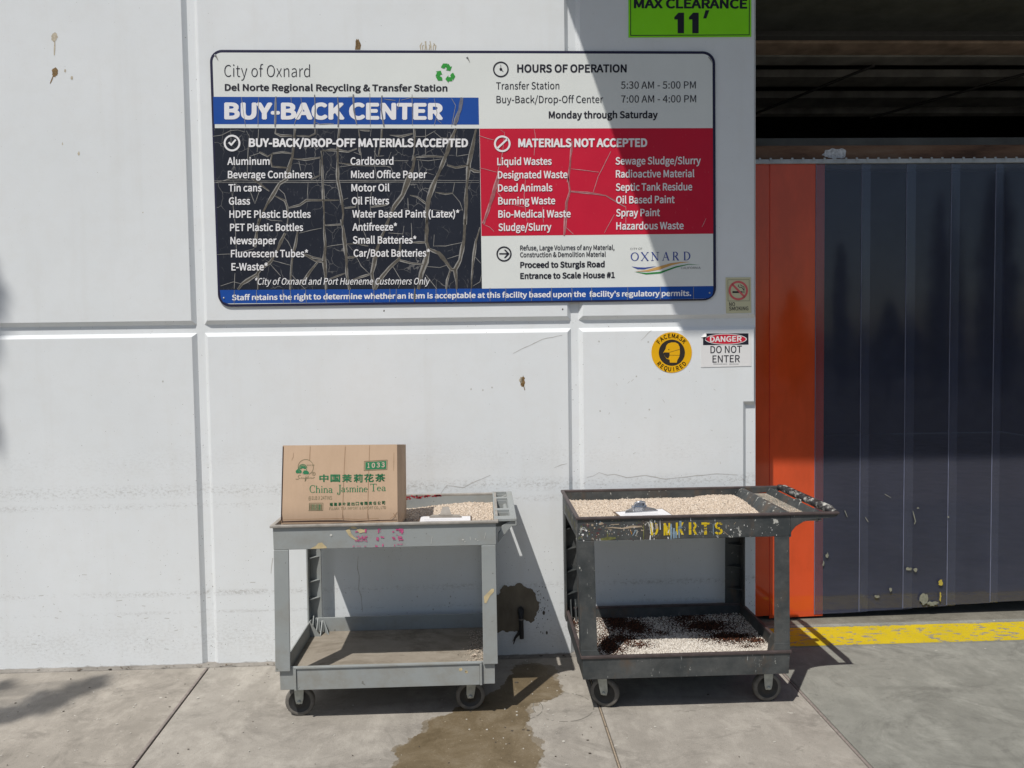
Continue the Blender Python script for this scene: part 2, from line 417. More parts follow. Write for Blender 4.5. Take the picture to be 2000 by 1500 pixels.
# marks on the wall that have a shape of their own: brown splats, cracks, pull-outs
M_splat = plain('brown splatter', (.24, .15, .06), .6, .3, .5, 120)
M_splat2 = plain('pale splatter', (.55, .49, .38), .7, .3, .3, 120)
M_hair = plain('hairline crack', (.50, .495, .475), .9, .1)
M_hole = plain('plug hole', (.1, .09, .08), .9, .1)
wm = MB()
def blob(cx, cy, rx, ry, mi, seed=0, plane=-.0006, it=3, amp=.25, n=9):
    r = random.Random(seed); ps = [(cx+rx*math.cos(2*math.pi*i/n)*r.uniform(.8, 1.15), cy+ry*math.sin(2*math.pi*i/n)*r.uniform(.8, 1.15)) for i in range(n)]
    q = ragged([Vector(p) for p in ps], amp, it, seed); wm.poly([Wl(p.x, p.y, plane) for p in q][::-1], mi)
blob(107, 141, 6, 10, 0, 1); ribbon(wm, [(104, 148), (101, 156), (98, 163)], 2.5, -.0006, 0)
blob(106, 73, 6.5, 9, 1, 2); ribbon(wm, [(107, 80), (106.5, 95), (106, 108)], 3, -.0006, 1)
for i, (x, y, a, b) in enumerate(((127, 138, 2, 3.5), (140, 152, 2.5, 4), (154, 300, 2, 4), (122, 281, 1, 3), (279, 415, 1, 1.2))): blob(x, y, a, b, 1, 10+i)
blob(1021, 745, 4.5, 11, 0, 4); blob(1018, 742, 4, 6, 1, 5); ribbon(wm, [(1022, 750), (1025, 762)], 2.5, -.0006, 0)
# streaks running up from behind the sign
for k in range(9):
    x = 694+k*1.1; ribbon(wm, [(x, 97), (x+1.5, 88-k % 4), (695+k*.6, 80-(k*7) % 5)], 2.0, -.0006, 0)
for k in range(8):
    x = 822+k*4; ribbon(wm, [(x, 98), (x+random.uniform(-2, 2), 90), (x+random.uniform(-4, 4), 78+random.uniform(0, 10))], 2.6, -.0006, 1)
for pts in ([(700, 1086), (698, 1110), (702, 1125), (700, 1150), (706, 1165), (708, 1195)], [(533, 1090), (529, 1120)], [(860, 965), (872, 948), (905, 952), (930, 940), (958, 928)],
            [(1146, 932), (1158, 930), (1170, 923), (1186, 928), (1200, 926), (1225, 933), (1260, 928), (1300, 936), (1350, 930), (1400, 925), (1440, 928)], [(1082, 914), (1096, 908), (1108, 905)], [(1252, 665), (1272, 645)], [(1002, 690), (1060, 662), (1098, 655)]):
    ribbon(wm, pts, 1.3, -.0006, 2, jit=.4)
for i, (x, y) in enumerate(((750, 607), (1099, 604), (920, 760), (943, 762), (961, 757), (1266, 668), (1268, 800), (1172, 803), (1243, 735), (1170, 667), (318, 745), (880, 1165), (815, 1165), (846, 1190), (878, 1178))):
    blob(x, y, 1.5, 1.9, 3 if i < 2 else 2, 40+i); 
for i in range(26):
    x, y = random.uniform(40, 520), random.uniform(1120, 1285); ribbon(wm, [(x, y), (x+random.uniform(2, 12), y+random.uniform(-2, 2))], 1.6, -.0006, 2)
for i in range(16):
    x, y = random.uniform(1150, 1440), random.uniform(735, 940); ribbon(wm, [(x, y), (x+random.uniform(-5, 5), y+random.uniform(-6, 6))], 1.2, -.0006, 2)
wmo = wm.build('wall_marks', [M_splat, M_splat2, M_hair, M_hole], parent=wall)
# cement patch with its ragged edge
cp = MB()
pp = [(974, 1162), (985, 1143), (1000, 1145), (1020, 1141), (1030, 1149), (1041, 1153), (1047, 1166), (1053, 1176), (1048, 1196), (1044, 1212), (1036, 1217), (1023, 1209), (1020, 1232), (1014, 1236), (1000, 1233), (985, 1232), (955, 1236), (950, 1200), (955, 1165)]
q = ragged([Vector(p) for p in pp], .2, 3, 8)
cp.prism([Wl(p.x, p.y, -.0035) for p in q], (0, .003, 0), 0)
rr = random.Random(3)
for i in range(60):
    x, y = 1047+abs(rr.gauss(0, 12)), rr.uniform(1145, 1240); s = rr.uniform(.25, 1.05)
    cp.prism([Wl(x+s*math.cos(a)*rr.uniform(.6, 1.3), y+s*math.sin(a)*1.2, -.0025) for a in (0, 1.2, 2.4, 3.7, 5)], (0, .002, 0), 1)
for (x, y, s) in ((1062, 1197, 3.2), (1068, 1236, 2.5)):
    cp.prism([Wl(x+s*math.cos(a)*.8, y+s*math.sin(a)*1.4, -.0025) for a in (0, 1, 2, 3, 4.2, 5.2)], (0, .002, 0), 1)
def cement():
    m = Mat('trowelled cement', .8, .2)
    c = m.ramp(m.noise(14, 5, .6, m.co((1, 1, .5))), [(.3, (.125, .105, .078)), (.7, (.205, .175, .13))])
    m.col(c); m.bump(m.noise(30, 5), .4, .002); return m.m
cpo = cp.build('cement_patch', [cement(), M_hole], parent=wall, recalc=True)

# pipe stub sticking out of the patch
pr = Wl(1017, 1190, -.004)
proot = empty('drain_pipe', pr, 'short dark pipe hanging from the brown cement patch in the wall', 'pipe')
M_rub = plain('black rubber', (.022, .022, .024), .55, .4, .3)
M_brass = plain('dull clamp', (.16, .15, .14), .5, .5, .3)
pb = MB(); e0 = Wl(1017, 1190, -.003); 
p1 = e0+Vector((.0, -.022, -.006)); p2 = Wl(1018, 1212, -.028); p3 = Wl(1019, 1247, -.030)
pb.tube([e0, e0+Vector((0, -.012, -.001)), p1, p2, p3], [.015, .016, .016, .0115, .011], n=14)
pb.build('pipe', M_rub, proot, pr)
cb = MB(); q0 = Wl(1018, 1208, -.027); cb.tube([q0, q0+Vector((0, 0, -.006))], .0135, n=14); cb.build('clamp', M_brass, proot, pr)
hb = MB(); a = Wl(1016, 1233, -.024); hb.tube([a, Wl(1006, 1246, -.026), Wl(1003, 1258, -.03)], [.009, .006, .002], n=8)
hb.tube([a+Vector((0, 0, .004)), Wl(1009, 1240, -.02), Wl(1001, 1253, -.022)], [.006, .003, .001], n=6); hb.build('torn_sleeve', M_rub, proot, pr)

# ------------------------------------------------------------------ canopy (above the frame; throws the big shadow)
cn = MB(); CZ = 4.2; CX = .083; CD = 1.345
cn.box(CX, 7.5, -CD, -.001, CZ, CZ+.35); cn.box(CX, 7.5, -CD-.06, -CD-.001, CZ+.02, CZ+.42)
tag(cn.build('door_canopy', plain('grey metal roof', (.32, .32, .31), .6, .3), bevel=.004), 'flat grey canopy over the loading door above the picture, casting the slanting shadow', 'canopy')

# ------------------------------------------------------------------ loading door: lintel, room, raised door, strip curtain
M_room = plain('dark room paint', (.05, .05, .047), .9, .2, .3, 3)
rm = MB()
rm.poly([(1.36, 9, 0.001), (9, 9, .001), (9, 9, 5.2), (1.36, 9, 5.2)]); rm.poly([(1.36, .66, 0), (1.36, 9, 0), (1.36, 9, 5.2), (1.36, .66, 5.2)])
rm.poly([(9, .0, 0), (9, 9, 0), (9, 9, 5.2), (9, 0, 5.2)]); rm.poly([(1.36, .66, 5.2), (9, .66, 5.2), (9, 9, 5.2), (1.36, 9, 5.2)])
rm.box(5.6, 9, 0, .3, 0, 3.35)
tag(rm.build('inside_room', M_room), 'dark interior of the transfer building seen through the door', 'room')
lt = MB(); lt.box(1.3605, 9, .0, .66, 3.353, TOP, 0)
tag(lt.build('door_lintel', [plain('dark concrete', (.075, .08, .07), .9, .2, .4, 5)]), 'dark lintel spanning the top of the loading door opening', 'lintel')  # dark mottled tone over the whole lintel
# raised sectional door lying under the ceiling
M_door = plain('dirty door steel', (.38, .37, .33), .6, .4, .5, 4)
M_doorb = plain('rusty door steel', (.46, .34, .25), .7, .3, .5, 5)
M_black = plain('dark steel', (.11, .11, .105), .8, .2)  # darker steel for the recessed panels, skin and struts
dr = empty('overhead_door', (3.5, .8, 3.36), 'raised overhead steel door with ribbed panels, above the plastic strips', 'door')
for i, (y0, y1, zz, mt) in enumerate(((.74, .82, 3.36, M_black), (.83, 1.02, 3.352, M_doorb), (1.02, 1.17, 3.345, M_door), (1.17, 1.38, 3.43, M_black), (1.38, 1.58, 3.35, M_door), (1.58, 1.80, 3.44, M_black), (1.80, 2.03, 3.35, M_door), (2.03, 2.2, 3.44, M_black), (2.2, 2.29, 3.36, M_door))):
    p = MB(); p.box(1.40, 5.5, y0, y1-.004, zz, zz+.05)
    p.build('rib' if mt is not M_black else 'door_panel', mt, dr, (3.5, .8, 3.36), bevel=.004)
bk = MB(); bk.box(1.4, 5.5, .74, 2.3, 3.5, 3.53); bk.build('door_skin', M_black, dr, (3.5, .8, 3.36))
for (xa, ya, xb, yb) in ((2.1, 2.2, 2.55, 1.15), (3.1, 2.25, 3.9, .9)):
    st = MB(); st.tube([(xa, ya, 3.338), (xb, yb, 3.338)], .009, n=6); st.build('strut', M_black, dr, (3.5, .8, 3.36))
# header beam carrying the strips
hdr = MB(); x0 = 1.362
hdr.box(x0, 5.58, .40, .50, 2.548, 2.628)
def rusty():
    m = Mat('rusted steel', .8, .3); k = m.noise(7, 6, .7, m.co((.35, 1, 2)))
    c = m.ramp(k, [(.3, (.065, .035, .024)), (.5, (.15, .085, .055)), (.75, (.2, .14, .10))])
    c = m.mix(m.ramp(m.noise(2.3, 5, .75, m.co((1, 1, 2), (1.13, 0, 0))), [(.66, 0), (.69, 1)]), c, (.55, .56, .58)); m.col(c); return m.m
hdr.box(x0, 5.58, .62, .70, 2.55, at(1700, 269, 1, .62).z, 1)
beam = hdr.build('header_beam', [rusty(), plain('grey sheet steel', (.16, .155, .14), .8, .3, .4, 3)], bevel=.004)
tag(beam, 'rust brown steel beam across the door directly above the plastic strips', 'beam')
pt = MB(); pxs = [(1612, 293), (1640, 291), (1652, 293), (1650, 307), (1640, 309), (1618, 308), (1605, 303)]
pp_ = ragged([Vector(p) for p in pxs], .2, 2, 4); pt.poly([Wl(p.x, p.y, .3985) for p in pp_][::-1]); pt.build('paint_patch', plain('scraped paint', (.6, .62, .65), .6, .3, .5, 60), beam)

M_galv = plain('galvanised steel', (.42, .44, .45), .45, .5, .25, 20, .3)
def pvc(name, tint, dif, dfac, tr, edge=None, sss=None):
    """clear PVC strip: tinted see-through film, a skin of dust and scratches, a glossy face"""
    m = Mat(name, .1, .5); nt = m.nt; nt.nodes.remove(m.b)
    out = nt.nodes['Material Output']
    tr_ = m.n('ShaderNodeBsdfTransparent'); tr_.inputs[0].default_value = tint+(1,)
    df = m.n('ShaderNodeBsdfDiffuse'); df.inputs[0].default_value = dif+(1,)
    tl = m.n('ShaderNodeBsdfTranslucent'); tl.inputs[0].default_value = dif+(1,)
    d2 = m.n('ShaderNodeMixShader'); d2.inputs[0].default_value = tr; nt.links.new(df.outputs[0], d2.inputs[1]); nt.links.new(tl.outputs[0], d2.inputs[2])
    a = m.n('ShaderNodeMixShader')
    z = m.sep(2)
    dust = m.math('ADD', m.ramp(m.math('DIVIDE', z, 2.6), [(0.0, dfac*1.5), (.12, dfac*1.1), (.5, dfac), (1, dfac*.95)]), m.ramp(m.noise(4, 6, .65, m.co((1.2, 1.2, .5))), [(.4, 0.0), (.8, dfac*.35)]))
    scr = m.math('ADD', m.noise(70, 3, .6, m.co((1, 1, .16))), m.ramp(z, [(.1, .03), (.9, .0)]))
    dust = m.math('ADD', dust, m.ramp(scr, [(.75, 0.0), (.80, .45)]), True)
    nt.links.new(dust, a.inputs[0]); nt.links.new(tr_.outputs[0], a.inputs[1]); nt.links.new(d2.outputs[0], a.inputs[2])
    gl = m.n('ShaderNodeBsdfGlossy'); gl.inputs['Roughness'].default_value = .06; gl.inputs[0].default_value = (1, 1, 1, 1)
    fr = m.n('ShaderNodeFresnel'); fr.inputs[0].default_value = 1.5
    bp = m.n('ShaderNodeBump'); bp.inputs['Strength'].default_value = .03; bp.inputs['Distance'].default_value = .01
    nt.links.new(m.noise(3.0, 3, .5, m.co((1.6, 1.6, .5))), bp.inputs['Height']); nt.links.new(bp.outputs[0], gl.inputs['Normal'])
    b = m.n('ShaderNodeMixShader'); nt.links.new(fr.outputs[0], b.inputs[0]); nt.links.new(a.outputs[0], b.inputs[1]); nt.links.new(gl.outputs[0], b.inputs[2])
    nt.links.new(b.outputs[0], out.inputs[0]); return m.m
M_clear = pvc('clear pvc strip', (.86, .89, .93), (.27, .305, .50), .13, .3)
M_orange = pvc('orange pvc strip', (.80, .10, .02), (.84, .105, .026), .80, .22)
SY = .38
M_edc = plain('pvc cut edge', (.15, .165, .24), .4, .4, .25, 9); M_edo = plain('orange pvc cut edge', (.70, .05, .02), .4, .4, .15, 9)
cur = empty('strip_curtain', (3.4, SY, 0), 'hanging plastic strip curtain in the loading doorway, two strips orange and the rest clear', 'strip curtain')
rl = MB(); rl.box(1.362, 5.58, .366, .398, 2.522, 2.545)
tb = rl
for i in range(70):
    x = 1.385+i*.0595; tb.box(x, x+.012, .3625, .366, 2.536, 2.552)
rl.build('rail', M_galv, cur, (3.4, SY, 0), bevel=.001)
ss = [(1.33, 1.624, .024, 'o'), (1.570, 1.876, .013, 'o'), (1.825, 2.132, .029, 'c'), (2.080, 2.386, .038, 'c'), (2.331, 2.635, .05, 'c'), (2.583, 2.880, .062, 'c')]
x = 2.833
while x < 5.5: ss.append((x, x+.302, .066+.01*random.random(), 'c')); x += .2515
for i, (xa, xb, zb, k) in enumerate(ss):
    if i == 0: xa = 1.372
    s = MB(); n = 8; th = .002; rows = 14; rr = random.Random(i)
    yl, yr = SY-.0018, SY+.0018; ph = rr.uniform(0, 6); am = rr.uniform(.0004, .001)
    F = []; 
    for r in range(rows+1):
        z = zb+(2.522-zb)*r/rows
        for c in range(n+1):
            t = c/n; bow = -.0009*math.sin(math.pi*t)*(1-r/rows*.6)
            wv = am*math.sin(ph+z*2.1)*(1-r/rows)
            zz = z+(.006*(t-.5)*rr.choice((1,)) if r == 0 else 0)
            F.append(Vector((xa+(xb-xa)*t, yl+(yr-yl)*t+bow+wv, zz)))
    m_ = len(F); B = [p+Vector((0, th, 0)) for p in F]; W_ = n+1
    fs = [(r*W_+c, r*W_+c+1, (r+1)*W_+c+1, (r+1)*W_+c) for r in range(rows) for c in range(n)]
    s.add(F, fs, 0, True)
    if i:      # the cut edge of the strip, 2 mm thick, catches the light
        E0 = [F[r*W_] for r in range(rows+1)]; E1 = [p+Vector((.0026, -.0008, 0)) for p in E0]; E2 = [p+Vector((0, .002, 0)) for p in E0]
        s.add(E1+E0+E2, [(r, r+1, r+rows+2, r+rows+1) for r in range(rows)]+[(r+rows+1, r+rows+2, r+2*rows+3, r+2*rows+2) for r in range(rows)], 1, True)
    so_ = s.build('orange_strip' if k == 'o' else 'clear_strip', [M_orange, M_edo] if k == 'o' else [M_clear, M_edc], cur, (3.4, SY, 0))
    if i == 0: so_['label'] = 'narrow dark red strip in the shade of the door jamb'
# dried paint and tape scraps stuck on the strips
M_scrapy = plain('yellow scrap', (.42, .34, .06), .7, .3); M_scrapw = plain('pale scrap', (.24, .245, .20), .7, .3, .4, 80)
sc_ = MB()
def scrap(cx, cy, rx, ry, mi, seed):
    r = random.Random(seed); n = 7; ps = ragged([Vector((cx+rx*math.cos(2*math.pi*i/n)*r.uniform(.6, 1.2), cy+ry*math.sin(2*math.pi*i/n)*r.uniform(.6, 1.2))) for i in range(n)], .25, 2, seed)
    sc_.poly([Wl(p.x, p.y, SY-.011) for p in ps][::-1], mi)
for i, a in enumerate(((1838, 1138, 5, 7, 0), (1804, 1170, 10, 12, 1), (1820, 1178, 12, 5, 1), (1712, 1165, 7, 3, 1), (1776, 1111, 7, 3, 1), (1788, 1113, 4, 5, 1), (1740, 1151, 3, 5, 1), (1793, 992, 3, 2, 1), (1852, 1010, 2, 2, 1), (1837, 1165, 2, 9, 0), (1616, 1085, 3, 7, 1), (1608, 1100, 2, 5, 1))): scrap(*a, 60+i)
for pts in ([(1783, 998), (1788, 1018), (1786, 1024)], [(1650, 997), (1655, 1010)], [(1728, 965), (1740, 972)], [(1690, 1010), (1696, 1020)]):
    ribbon(sc_, pts, 2.0, SY-.011, 1)
sc_.build('stuck_scraps', [M_scrapy, M_scrapw], cur, (3.4, SY, 0))

# ------------------------------------------------------------------ the big information sign
def vinyl(name, c, rough=.38, var=.10):
    m = Mat(name, rough, .22)
    f = m.ramp(m.noise(3, 5, .65), [(.3, 1-var), (.7, 1.0)])
    cc = m.mix(1.0, c, f, 'MULTIPLY')
    g = m.noise(90, 4, .7, m.co((1, 1, .35))); cc = m.mix(m.ramp(g, [(.66, 0), (.78, .22)]), cc, (.45, .44, .42))
    m.col(cc); m.rough(m.ramp(m.noise(8, 4), [(.3, rough), (.7, rough+.2)])); return m.m
V_white = vinyl('white vinyl', (.74, .77, .75), .4, .06)
V_navy = vinyl('navy vinyl', (.022, .022, .055))
def crazed():
    m = Mat('black blue vinyl', .36, .22); c = m.ramp(m.noise(3, 5, .65), [(.3, (.015, .0175, .027)), (.7, (.021, .0245, .036))])
    w_ = m.n('ShaderNodeVectorMath', operation='ADD'); nz = m.n('ShaderNodeVectorMath', operation='SCALE'); nz.inputs['Scale'].default_value = .075
    m.put(nz.inputs[0], m.noise(9, 3, .6, out=1)); m.put(w_.inputs[0], m.co((1.25, 1, .8))); m.nt.links.new(nz.outputs[0], w_.inputs[1])
    for sc, wd, lo, k in ((13, .008, .50, .6), (23, .010, .58, .5)):
        e = m.voro(sc, w_.outputs[0], 'Distance', 'DISTANCE_TO_EDGE')
        msk = m.math('MULTIPLY', m.ramp(e, [(0.0, 1.0), (wd, 1.0), (wd*1.8, 0.0)]), m.ramp(m.noise(4.5, 3, .6, m.co((1, 1, 1), (sc, 0, 0))), [(lo, 0.0), (lo+.1, k)]))
        c = m.mix(msk, c, (.25, .245, .235))
    g = m.noise(90, 4, .7, m.co((1, 1, .35))); c = m.mix(m.ramp(g, [(.62, 0), (.76, .3)]), c, (.30, .30, .31))
    m.col(c); return m.m
V_black = crazed()
V_blue = vinyl('blue vinyl', (.011, .074, .35), .4)
V_red = vinyl('red vinyl', (.56, .011, .040), .42)
V_txt = vinyl('white print', (.82, .82, .84), .45, .08)
V_ink = vinyl('dark print', (.018, .018, .03), .45)
V_green = vinyl('green print', (.035, .33, .05), .45)
V_or = vinyl('orange print', (.62, .36, .12), .45); V_gr2 = vinyl('green stroke', (.03, .25, .06), .45); V_bl2 = vinyl('blue print', (.05, .08, .32), .45)
V_crk = plain('weathered backing', (.118, .108, .092), .85, .2, .35, 60)
V_crl = plain('curled vinyl and highlight', (.30, .295, .28), .6, .3, .3, 60)  # thin cracks and torn vinyl; also the highlight painted beside wide cracks
V_crr = plain('faded red backing', (.36, .12, .13), .8, .2, .3, 60)
SG = -.0085
def rrect(q, r, n=8):
    """rounded corner outline of a pixel quad TL TR BR BL"""
    out = []
    for i in range(4):
        p = Vector(q[i]); a = (Vector(q[i-1])-p).normalized(); b = (Vector(q[(i+1) % 4])-p).normalized()
        for k in range(n+1):
            t = k/n*math.pi/2; out.append(p+(a*(1-math.sin(t))+b*(1-math.cos(t)))*r)
    return out
Q = [(409.3, 97.3), (1396.8, 100.3), (1398.6, 586.3), (426.3, 599.3)]
sroot = empty('information_sign', Wl(910, 350, -.004), 'large cracked sign listing accepted and refused recycling materials in blue, black and red panels', 'sign')
SL = sroot.location
bd = MB(); bd.prism([Wl(p.x, p.y, -.0082) for p in rrect(Q, 24)], (0, .0075, 0), 0)
bd.build('backing_board', V_navy, sroot, SL, recalc=True)
fp = MB()
Qi = [(414.6, 102.6), (1391.4, 105.4), (1393.2, 583.4), (431.5, 594.2)]
fp.poly([Wl(p.x, p.y, SG) for p in rrect(Qi, 19)], 0)
T1 = SG-.0012
def tx(mb, s, x0, y0, x1, y1, cap, mi, off=0., shear=0., pl=None): text(mb, s, x0, y0, x1, y1, cap, pl or T1, mi, off, shear)
tx(fp, 'City of Oxnard', 438, 150, 605.3, 150.6, 23.5, 1, -.012)
tx(fp, 'Del Norte Regional Recycling & Transfer Station', 439, 177.2, 873.8, 178.6, 13.3, 1, .036)
# recycling arrows
def arrows(cx, cy, R, mi):
    for k in range(3):
        a = math.radians(120*k-90); rot = lambda x, y: (cx+x*math.cos(a+math.pi/2)-y*math.sin(a+math.pi/2), cy+x*math.sin(a+math.pi/2)+y*math.cos(a+math.pi/2))
        for poly in ([(-.46, -.62), (-.24, -1.0), (.22, -1.0), (-.06, -.52), (-.22, -.50)], [(.3, -.98), (.52, -.66), (.66, -.74), (.48, -.26), (.02, -.34), (.17, -.44), (.0, -.7)]):
            pxpoly(fp, [rot(x*R, y*R) for x, y in poly], T1, mi)
arrows(870, 143.5, 19.5, 2)
ring(fp, (978.2, 135.4), 15.4, 2.7, T1, 1); disc(fp, (978.2, 135.2), 2.8, T1, 1, 16); ribbon(fp, [(978.3, 135), (978, 126)], .9, T1, 1, taper=False); ribbon(fp, [(978.5, 135.5), (983, 140)], 1.2, T1, 1, taper=False)
tx(fp, 'HOURS OF OPERATION', 1010, 141.6, 1224, 141.6, 16, 1, .038)
tx(fp, 'Transfer Station', 969, 174.6, 1092.3, 174, 14, 1, .004); tx(fp, '5:30 AM - 5:00 PM', 1212.8, 173.2, 1359, 172.8, 14, 1, .004)
tx(fp, 'Buy-Back/Drop-Off Center', 969.6, 201.2, 1178, 200.8, 14, 1, .004); tx(fp, '7:00 AM - 4:00 PM', 1213.3, 200.4, 1359.6, 199.8, 14, 1, .004)
tx(fp, 'Monday through Saturday', 1071.8, 231.3, 1284.6, 231, 14, 1, .036)
ring(fp, (984.4, 496), 14.9, 2.8, T1, 1); ribbon(fp, [(975, 495.6), (992, 495.6)], 2.6, T1, 1, taper=False)
pxpoly(fp, [(984, 487.5), (987.5, 487.5), (995.3, 495.6), (987.5, 503.8), (984, 503.8), (991, 495.6)], T1, 1)
tx(fp, 'Refuse, Large Volumes of any Material,', 1015.8, 489, 1200, 488, 9.6, 1, .022); tx(fp, 'Construction & Demolition Material', 1015.8, 502.4, 1183.2, 501.3, 9.6, 1, .022)
tx(fp, 'Proceed to Sturgis Road', 1016, 523.4, 1181, 522, 12, 1, .045); tx(fp, 'Entrance to Scale House #1', 1016, 545, 1200.8, 543, 12, 1, .045)
tx(fp, 'CITY OF', 1231.2, 488, 1254.6, 487.6, 4, 1, -.01); tx(fp, 'CALIFORNIA', 1330.2, 525.6, 1368.2, 525, 4.2, 1, -.01)
# city name in thin-and-thick serif capitals
def serif(mb, glyph, x, y, wd, h, mi, pl, P=None, tk=None):
    P = P or (lambda a, b: Wl(a, b, pl)); t = tk or h*.15; th = t*.38
    X = lambda u: x+u*wd
    Yy = lambda v: y-v*h
    def q(pts): mb.poly([P(X(u), Yy(v)) for u, v in pts], mi)
    def st(pts, w_): ribbon(mb, [(X(u), Yy(v)) for u, v in pts], w_, None, mi, P=P, taper=False)
    def sf(u, v, k=.17): st([(u-k, v), (u+k, v)], th*1.1)
    def arc(cu, cv, ru, rv, a0, a1, wt, wn):
        n = 22; vs = []
        for i in range(n+1):
            a = math.radians(a0+(a1-a0)*i/n); c, s = math.cos(a), math.sin(a); half = (wn+(wt-wn)*abs(c)**1.3)/2
            for sg in (1, -1): vs.append(P(X(cu)+c*(ru*wd+sg*half), Yy(cv)-s*(rv*h+sg*half)))
        mb.add(vs, [(2*i, 2*i+1, 2*i+3, 2*i+2) for i in range(n)], mi)
    if glyph == 'O': arc(.5, .5, .44, .47, 0, 360, t, th)
    if glyph == 'X': st([(.08, 1), (.92, 0)], t); st([(.9, 1), (.08, 0)], th); [sf(u, v, .13) for u in (.1, .9) for v in (.02, .98)]
    if glyph == 'N': st([(.15, 0), (.15, 1)], th); st([(.85, 0), (.85, 1)], th); st([(.12, .98), (.86, .02)], t); sf(.15, .02); sf(.85, .98); sf(.1, .98, .1)
    if glyph == 'A': st([(.5, 1), (.1, 0)], th); st([(.5, 1), (.88, 0)], t); st([(.25, .36), (.73, .36)], th); sf(.1, .02, .13); sf(.88, .02, .13)
    if glyph == 'R': st([(.22, 0), (.22, 1)], t); arc(.45, .74, .3, .24, -90, 90, t, th); st([(.15, .98), (.46, .98)], th); st([(.22, .5), (.46, .5)], th); st([(.46, .5), (.92, 0)], t); sf(.22, .02); sf(.94, .02, .08)
    if glyph == 'D': st([(.22, 0), (.22, 1)], t); arc(.38, .5, .5, .48, -90, 90, t, th); st([(.1, .98), (.4, .98)], th); st([(.1, .02), (.4, .02)], th)
    if glyph == 'C': arc(.54, .5, .46, .48, 45, 318, t, th); st([(.88, .98), (.88, .72)], th)
    if glyph == 'h': st([(.2, 0), (.2, 1.5)], t); arc(.5, .62, .3, .34, 0, 150, t, th); st([(.8, 0), (.8, .65)], t); sf(.2, .03); sf(.8, .03); sf(.12, 1.48, .1)
    if glyph == 'i': st([(.5, 0), (.5, .95)], t*1.0); sf(.5, .03, .32); sf(.4, .93, .2); disc_(mb, P, X(.5), Yy(1.32), t*.62, mi)
    if glyph == 'n': st([(.2, 0), (.2, .95)], t); arc(.5, .62, .3, .34, 0, 150, t, th); st([(.8, 0), (.8, .65)], t); sf(.2, .03); sf(.8, .03); sf(.12, .93, .1)
    if glyph == 'm':
        st([(.12, 0), (.12, .95)], t); [sf(u, .03, .11) for u in (.12, .5, .88)]; sf(.07, .93, .06)
        for c_ in (.31, .69): arc(c_, .62, .19, .34, 0, 150, t, th); st([(c_+.19, 0), (c_+.19, .65)], t)
    if glyph == 'a': arc(.45, .68, .3, .28, 0, 160, t, th); st([(.75, .68), (.75, .1), (.95, .03)], t); arc(.44, .27, .34, .25, 70, 320, t, th)
    if glyph == 's': arc(.48, .73, .3, .24, 40, 270, t*.8, th*1.2); arc(.5, .27, .32, .24, -140, 90, t*.8, th*1.2)
    if glyph == 'e': arc(.5, .48, .42, .46, 0, 315, t, th); st([(.1, .52), (.92, .52)], th*1.1)
    if glyph == 'T': st([(.5, 0), (.5, 1)], t); st([(.03, .98), (.97, .98)], th*1.3); st([(.05, 1), (.05, .8)], th); st([(.95, 1), (.95, .8)], th); sf(.5, .02, .2)
    if glyph == 'J': st([(.62, 1), (.62, .0), (.55, -.18)], t*1.1); arc(.3, -.12, .28, .2, 200, 340, t*.8, th); disc_(mb, P, X(.1), Yy(-.1), t*.7, mi); sf(.62, .98, .3)
def disc_(mb, P, cx, cy, r, mi, n=14): mb.poly([P(cx+r*math.cos(2*math.pi*i/n), cy+r*math.sin(2*math.pi*i/n)) for i in range(n)], mi)
for ch, x, wd in (('O', 1232, 15.5), ('X', 1252, 14.5), ('N', 1272, 15), ('A', 1293.5, 14), ('R', 1313, 13), ('D', 1334, 15)): serif(fp, ch, x, 509.4-(x-1232)*.011, wd, 16.5, 3, T1)
def lens(pts_top, pts_bot, mi): pxpoly(fp, pts_top+pts_bot[::-1], T1, mi)
lens([(1233, 520.3), (1245, 522), (1260, 522.5), (1284, 519.5)], [(1233, 520.3), (1245, 525.6), (1258, 526), (1284, 519.5)], 3)
lens([(1240, 530), (1262, 527.5), (1285, 521), (1310, 514), (1330, 511.5), (1348, 511.6)], [(1240, 530), (1266, 530.5), (1290, 526), (1312, 518), (1330, 513.6), (1348, 511.6)], 4)
lens([(1238, 530.5), (1262, 533), (1290, 530.5), (1320, 520), (1345, 515.5), (1368, 517.5)], [(1238, 530.5), (1262, 536), (1290, 534), (1320, 523), (1345, 516.6), (1368, 517.5)], 5)
fp.build('header_panel', [V_white, V_ink, V_green, V_bl2, V_or, V_gr2], sroot, SL)

# blue banner
bb = MB(); P1_ = SG-.0004
pxpoly(bb, [(416.2, 189), (934.6, 190.6), (935.6, 243.4), (417.6, 242.4)], P1_, 0)
tx(bb, 'BUY-BACK CENTER', 438, 233.4, 865, 234.2, 33.5, 1, .058)
Ak = lambda oy: (lambda pts: [(400+x/3.5714, oy+y/3.5714) for x, y in pts])
Z1, ZA, ZBt = Ak(80), Ak(230), Ak(430)
Zr1 = lambda pts: [(920+x/3.5714, 80+y/3.5714) for x, y in pts]
Zr2 = lambda pts: [(920+x/3.5714, 340+y/3.5714) for x, y in pts]
KP = SG-.0016
def crack(mb, wz, pts, dark, light, plane=KP):
    wd = wz/3.5714*.82
    if wz >= 9:
        ribbon(mb, pts, wd*1.16+.9, plane, light, jit=.14); ribbon(mb, [(x+.45, y-.25) for x, y in pts], wd*.92, plane-.0002, dark, jit=.16)  # dark strip shifted so the pale one shows lower left as a painted highlight
    else: ribbon(mb, pts, max(1.1, wd*.62), plane, light, jit=.18)
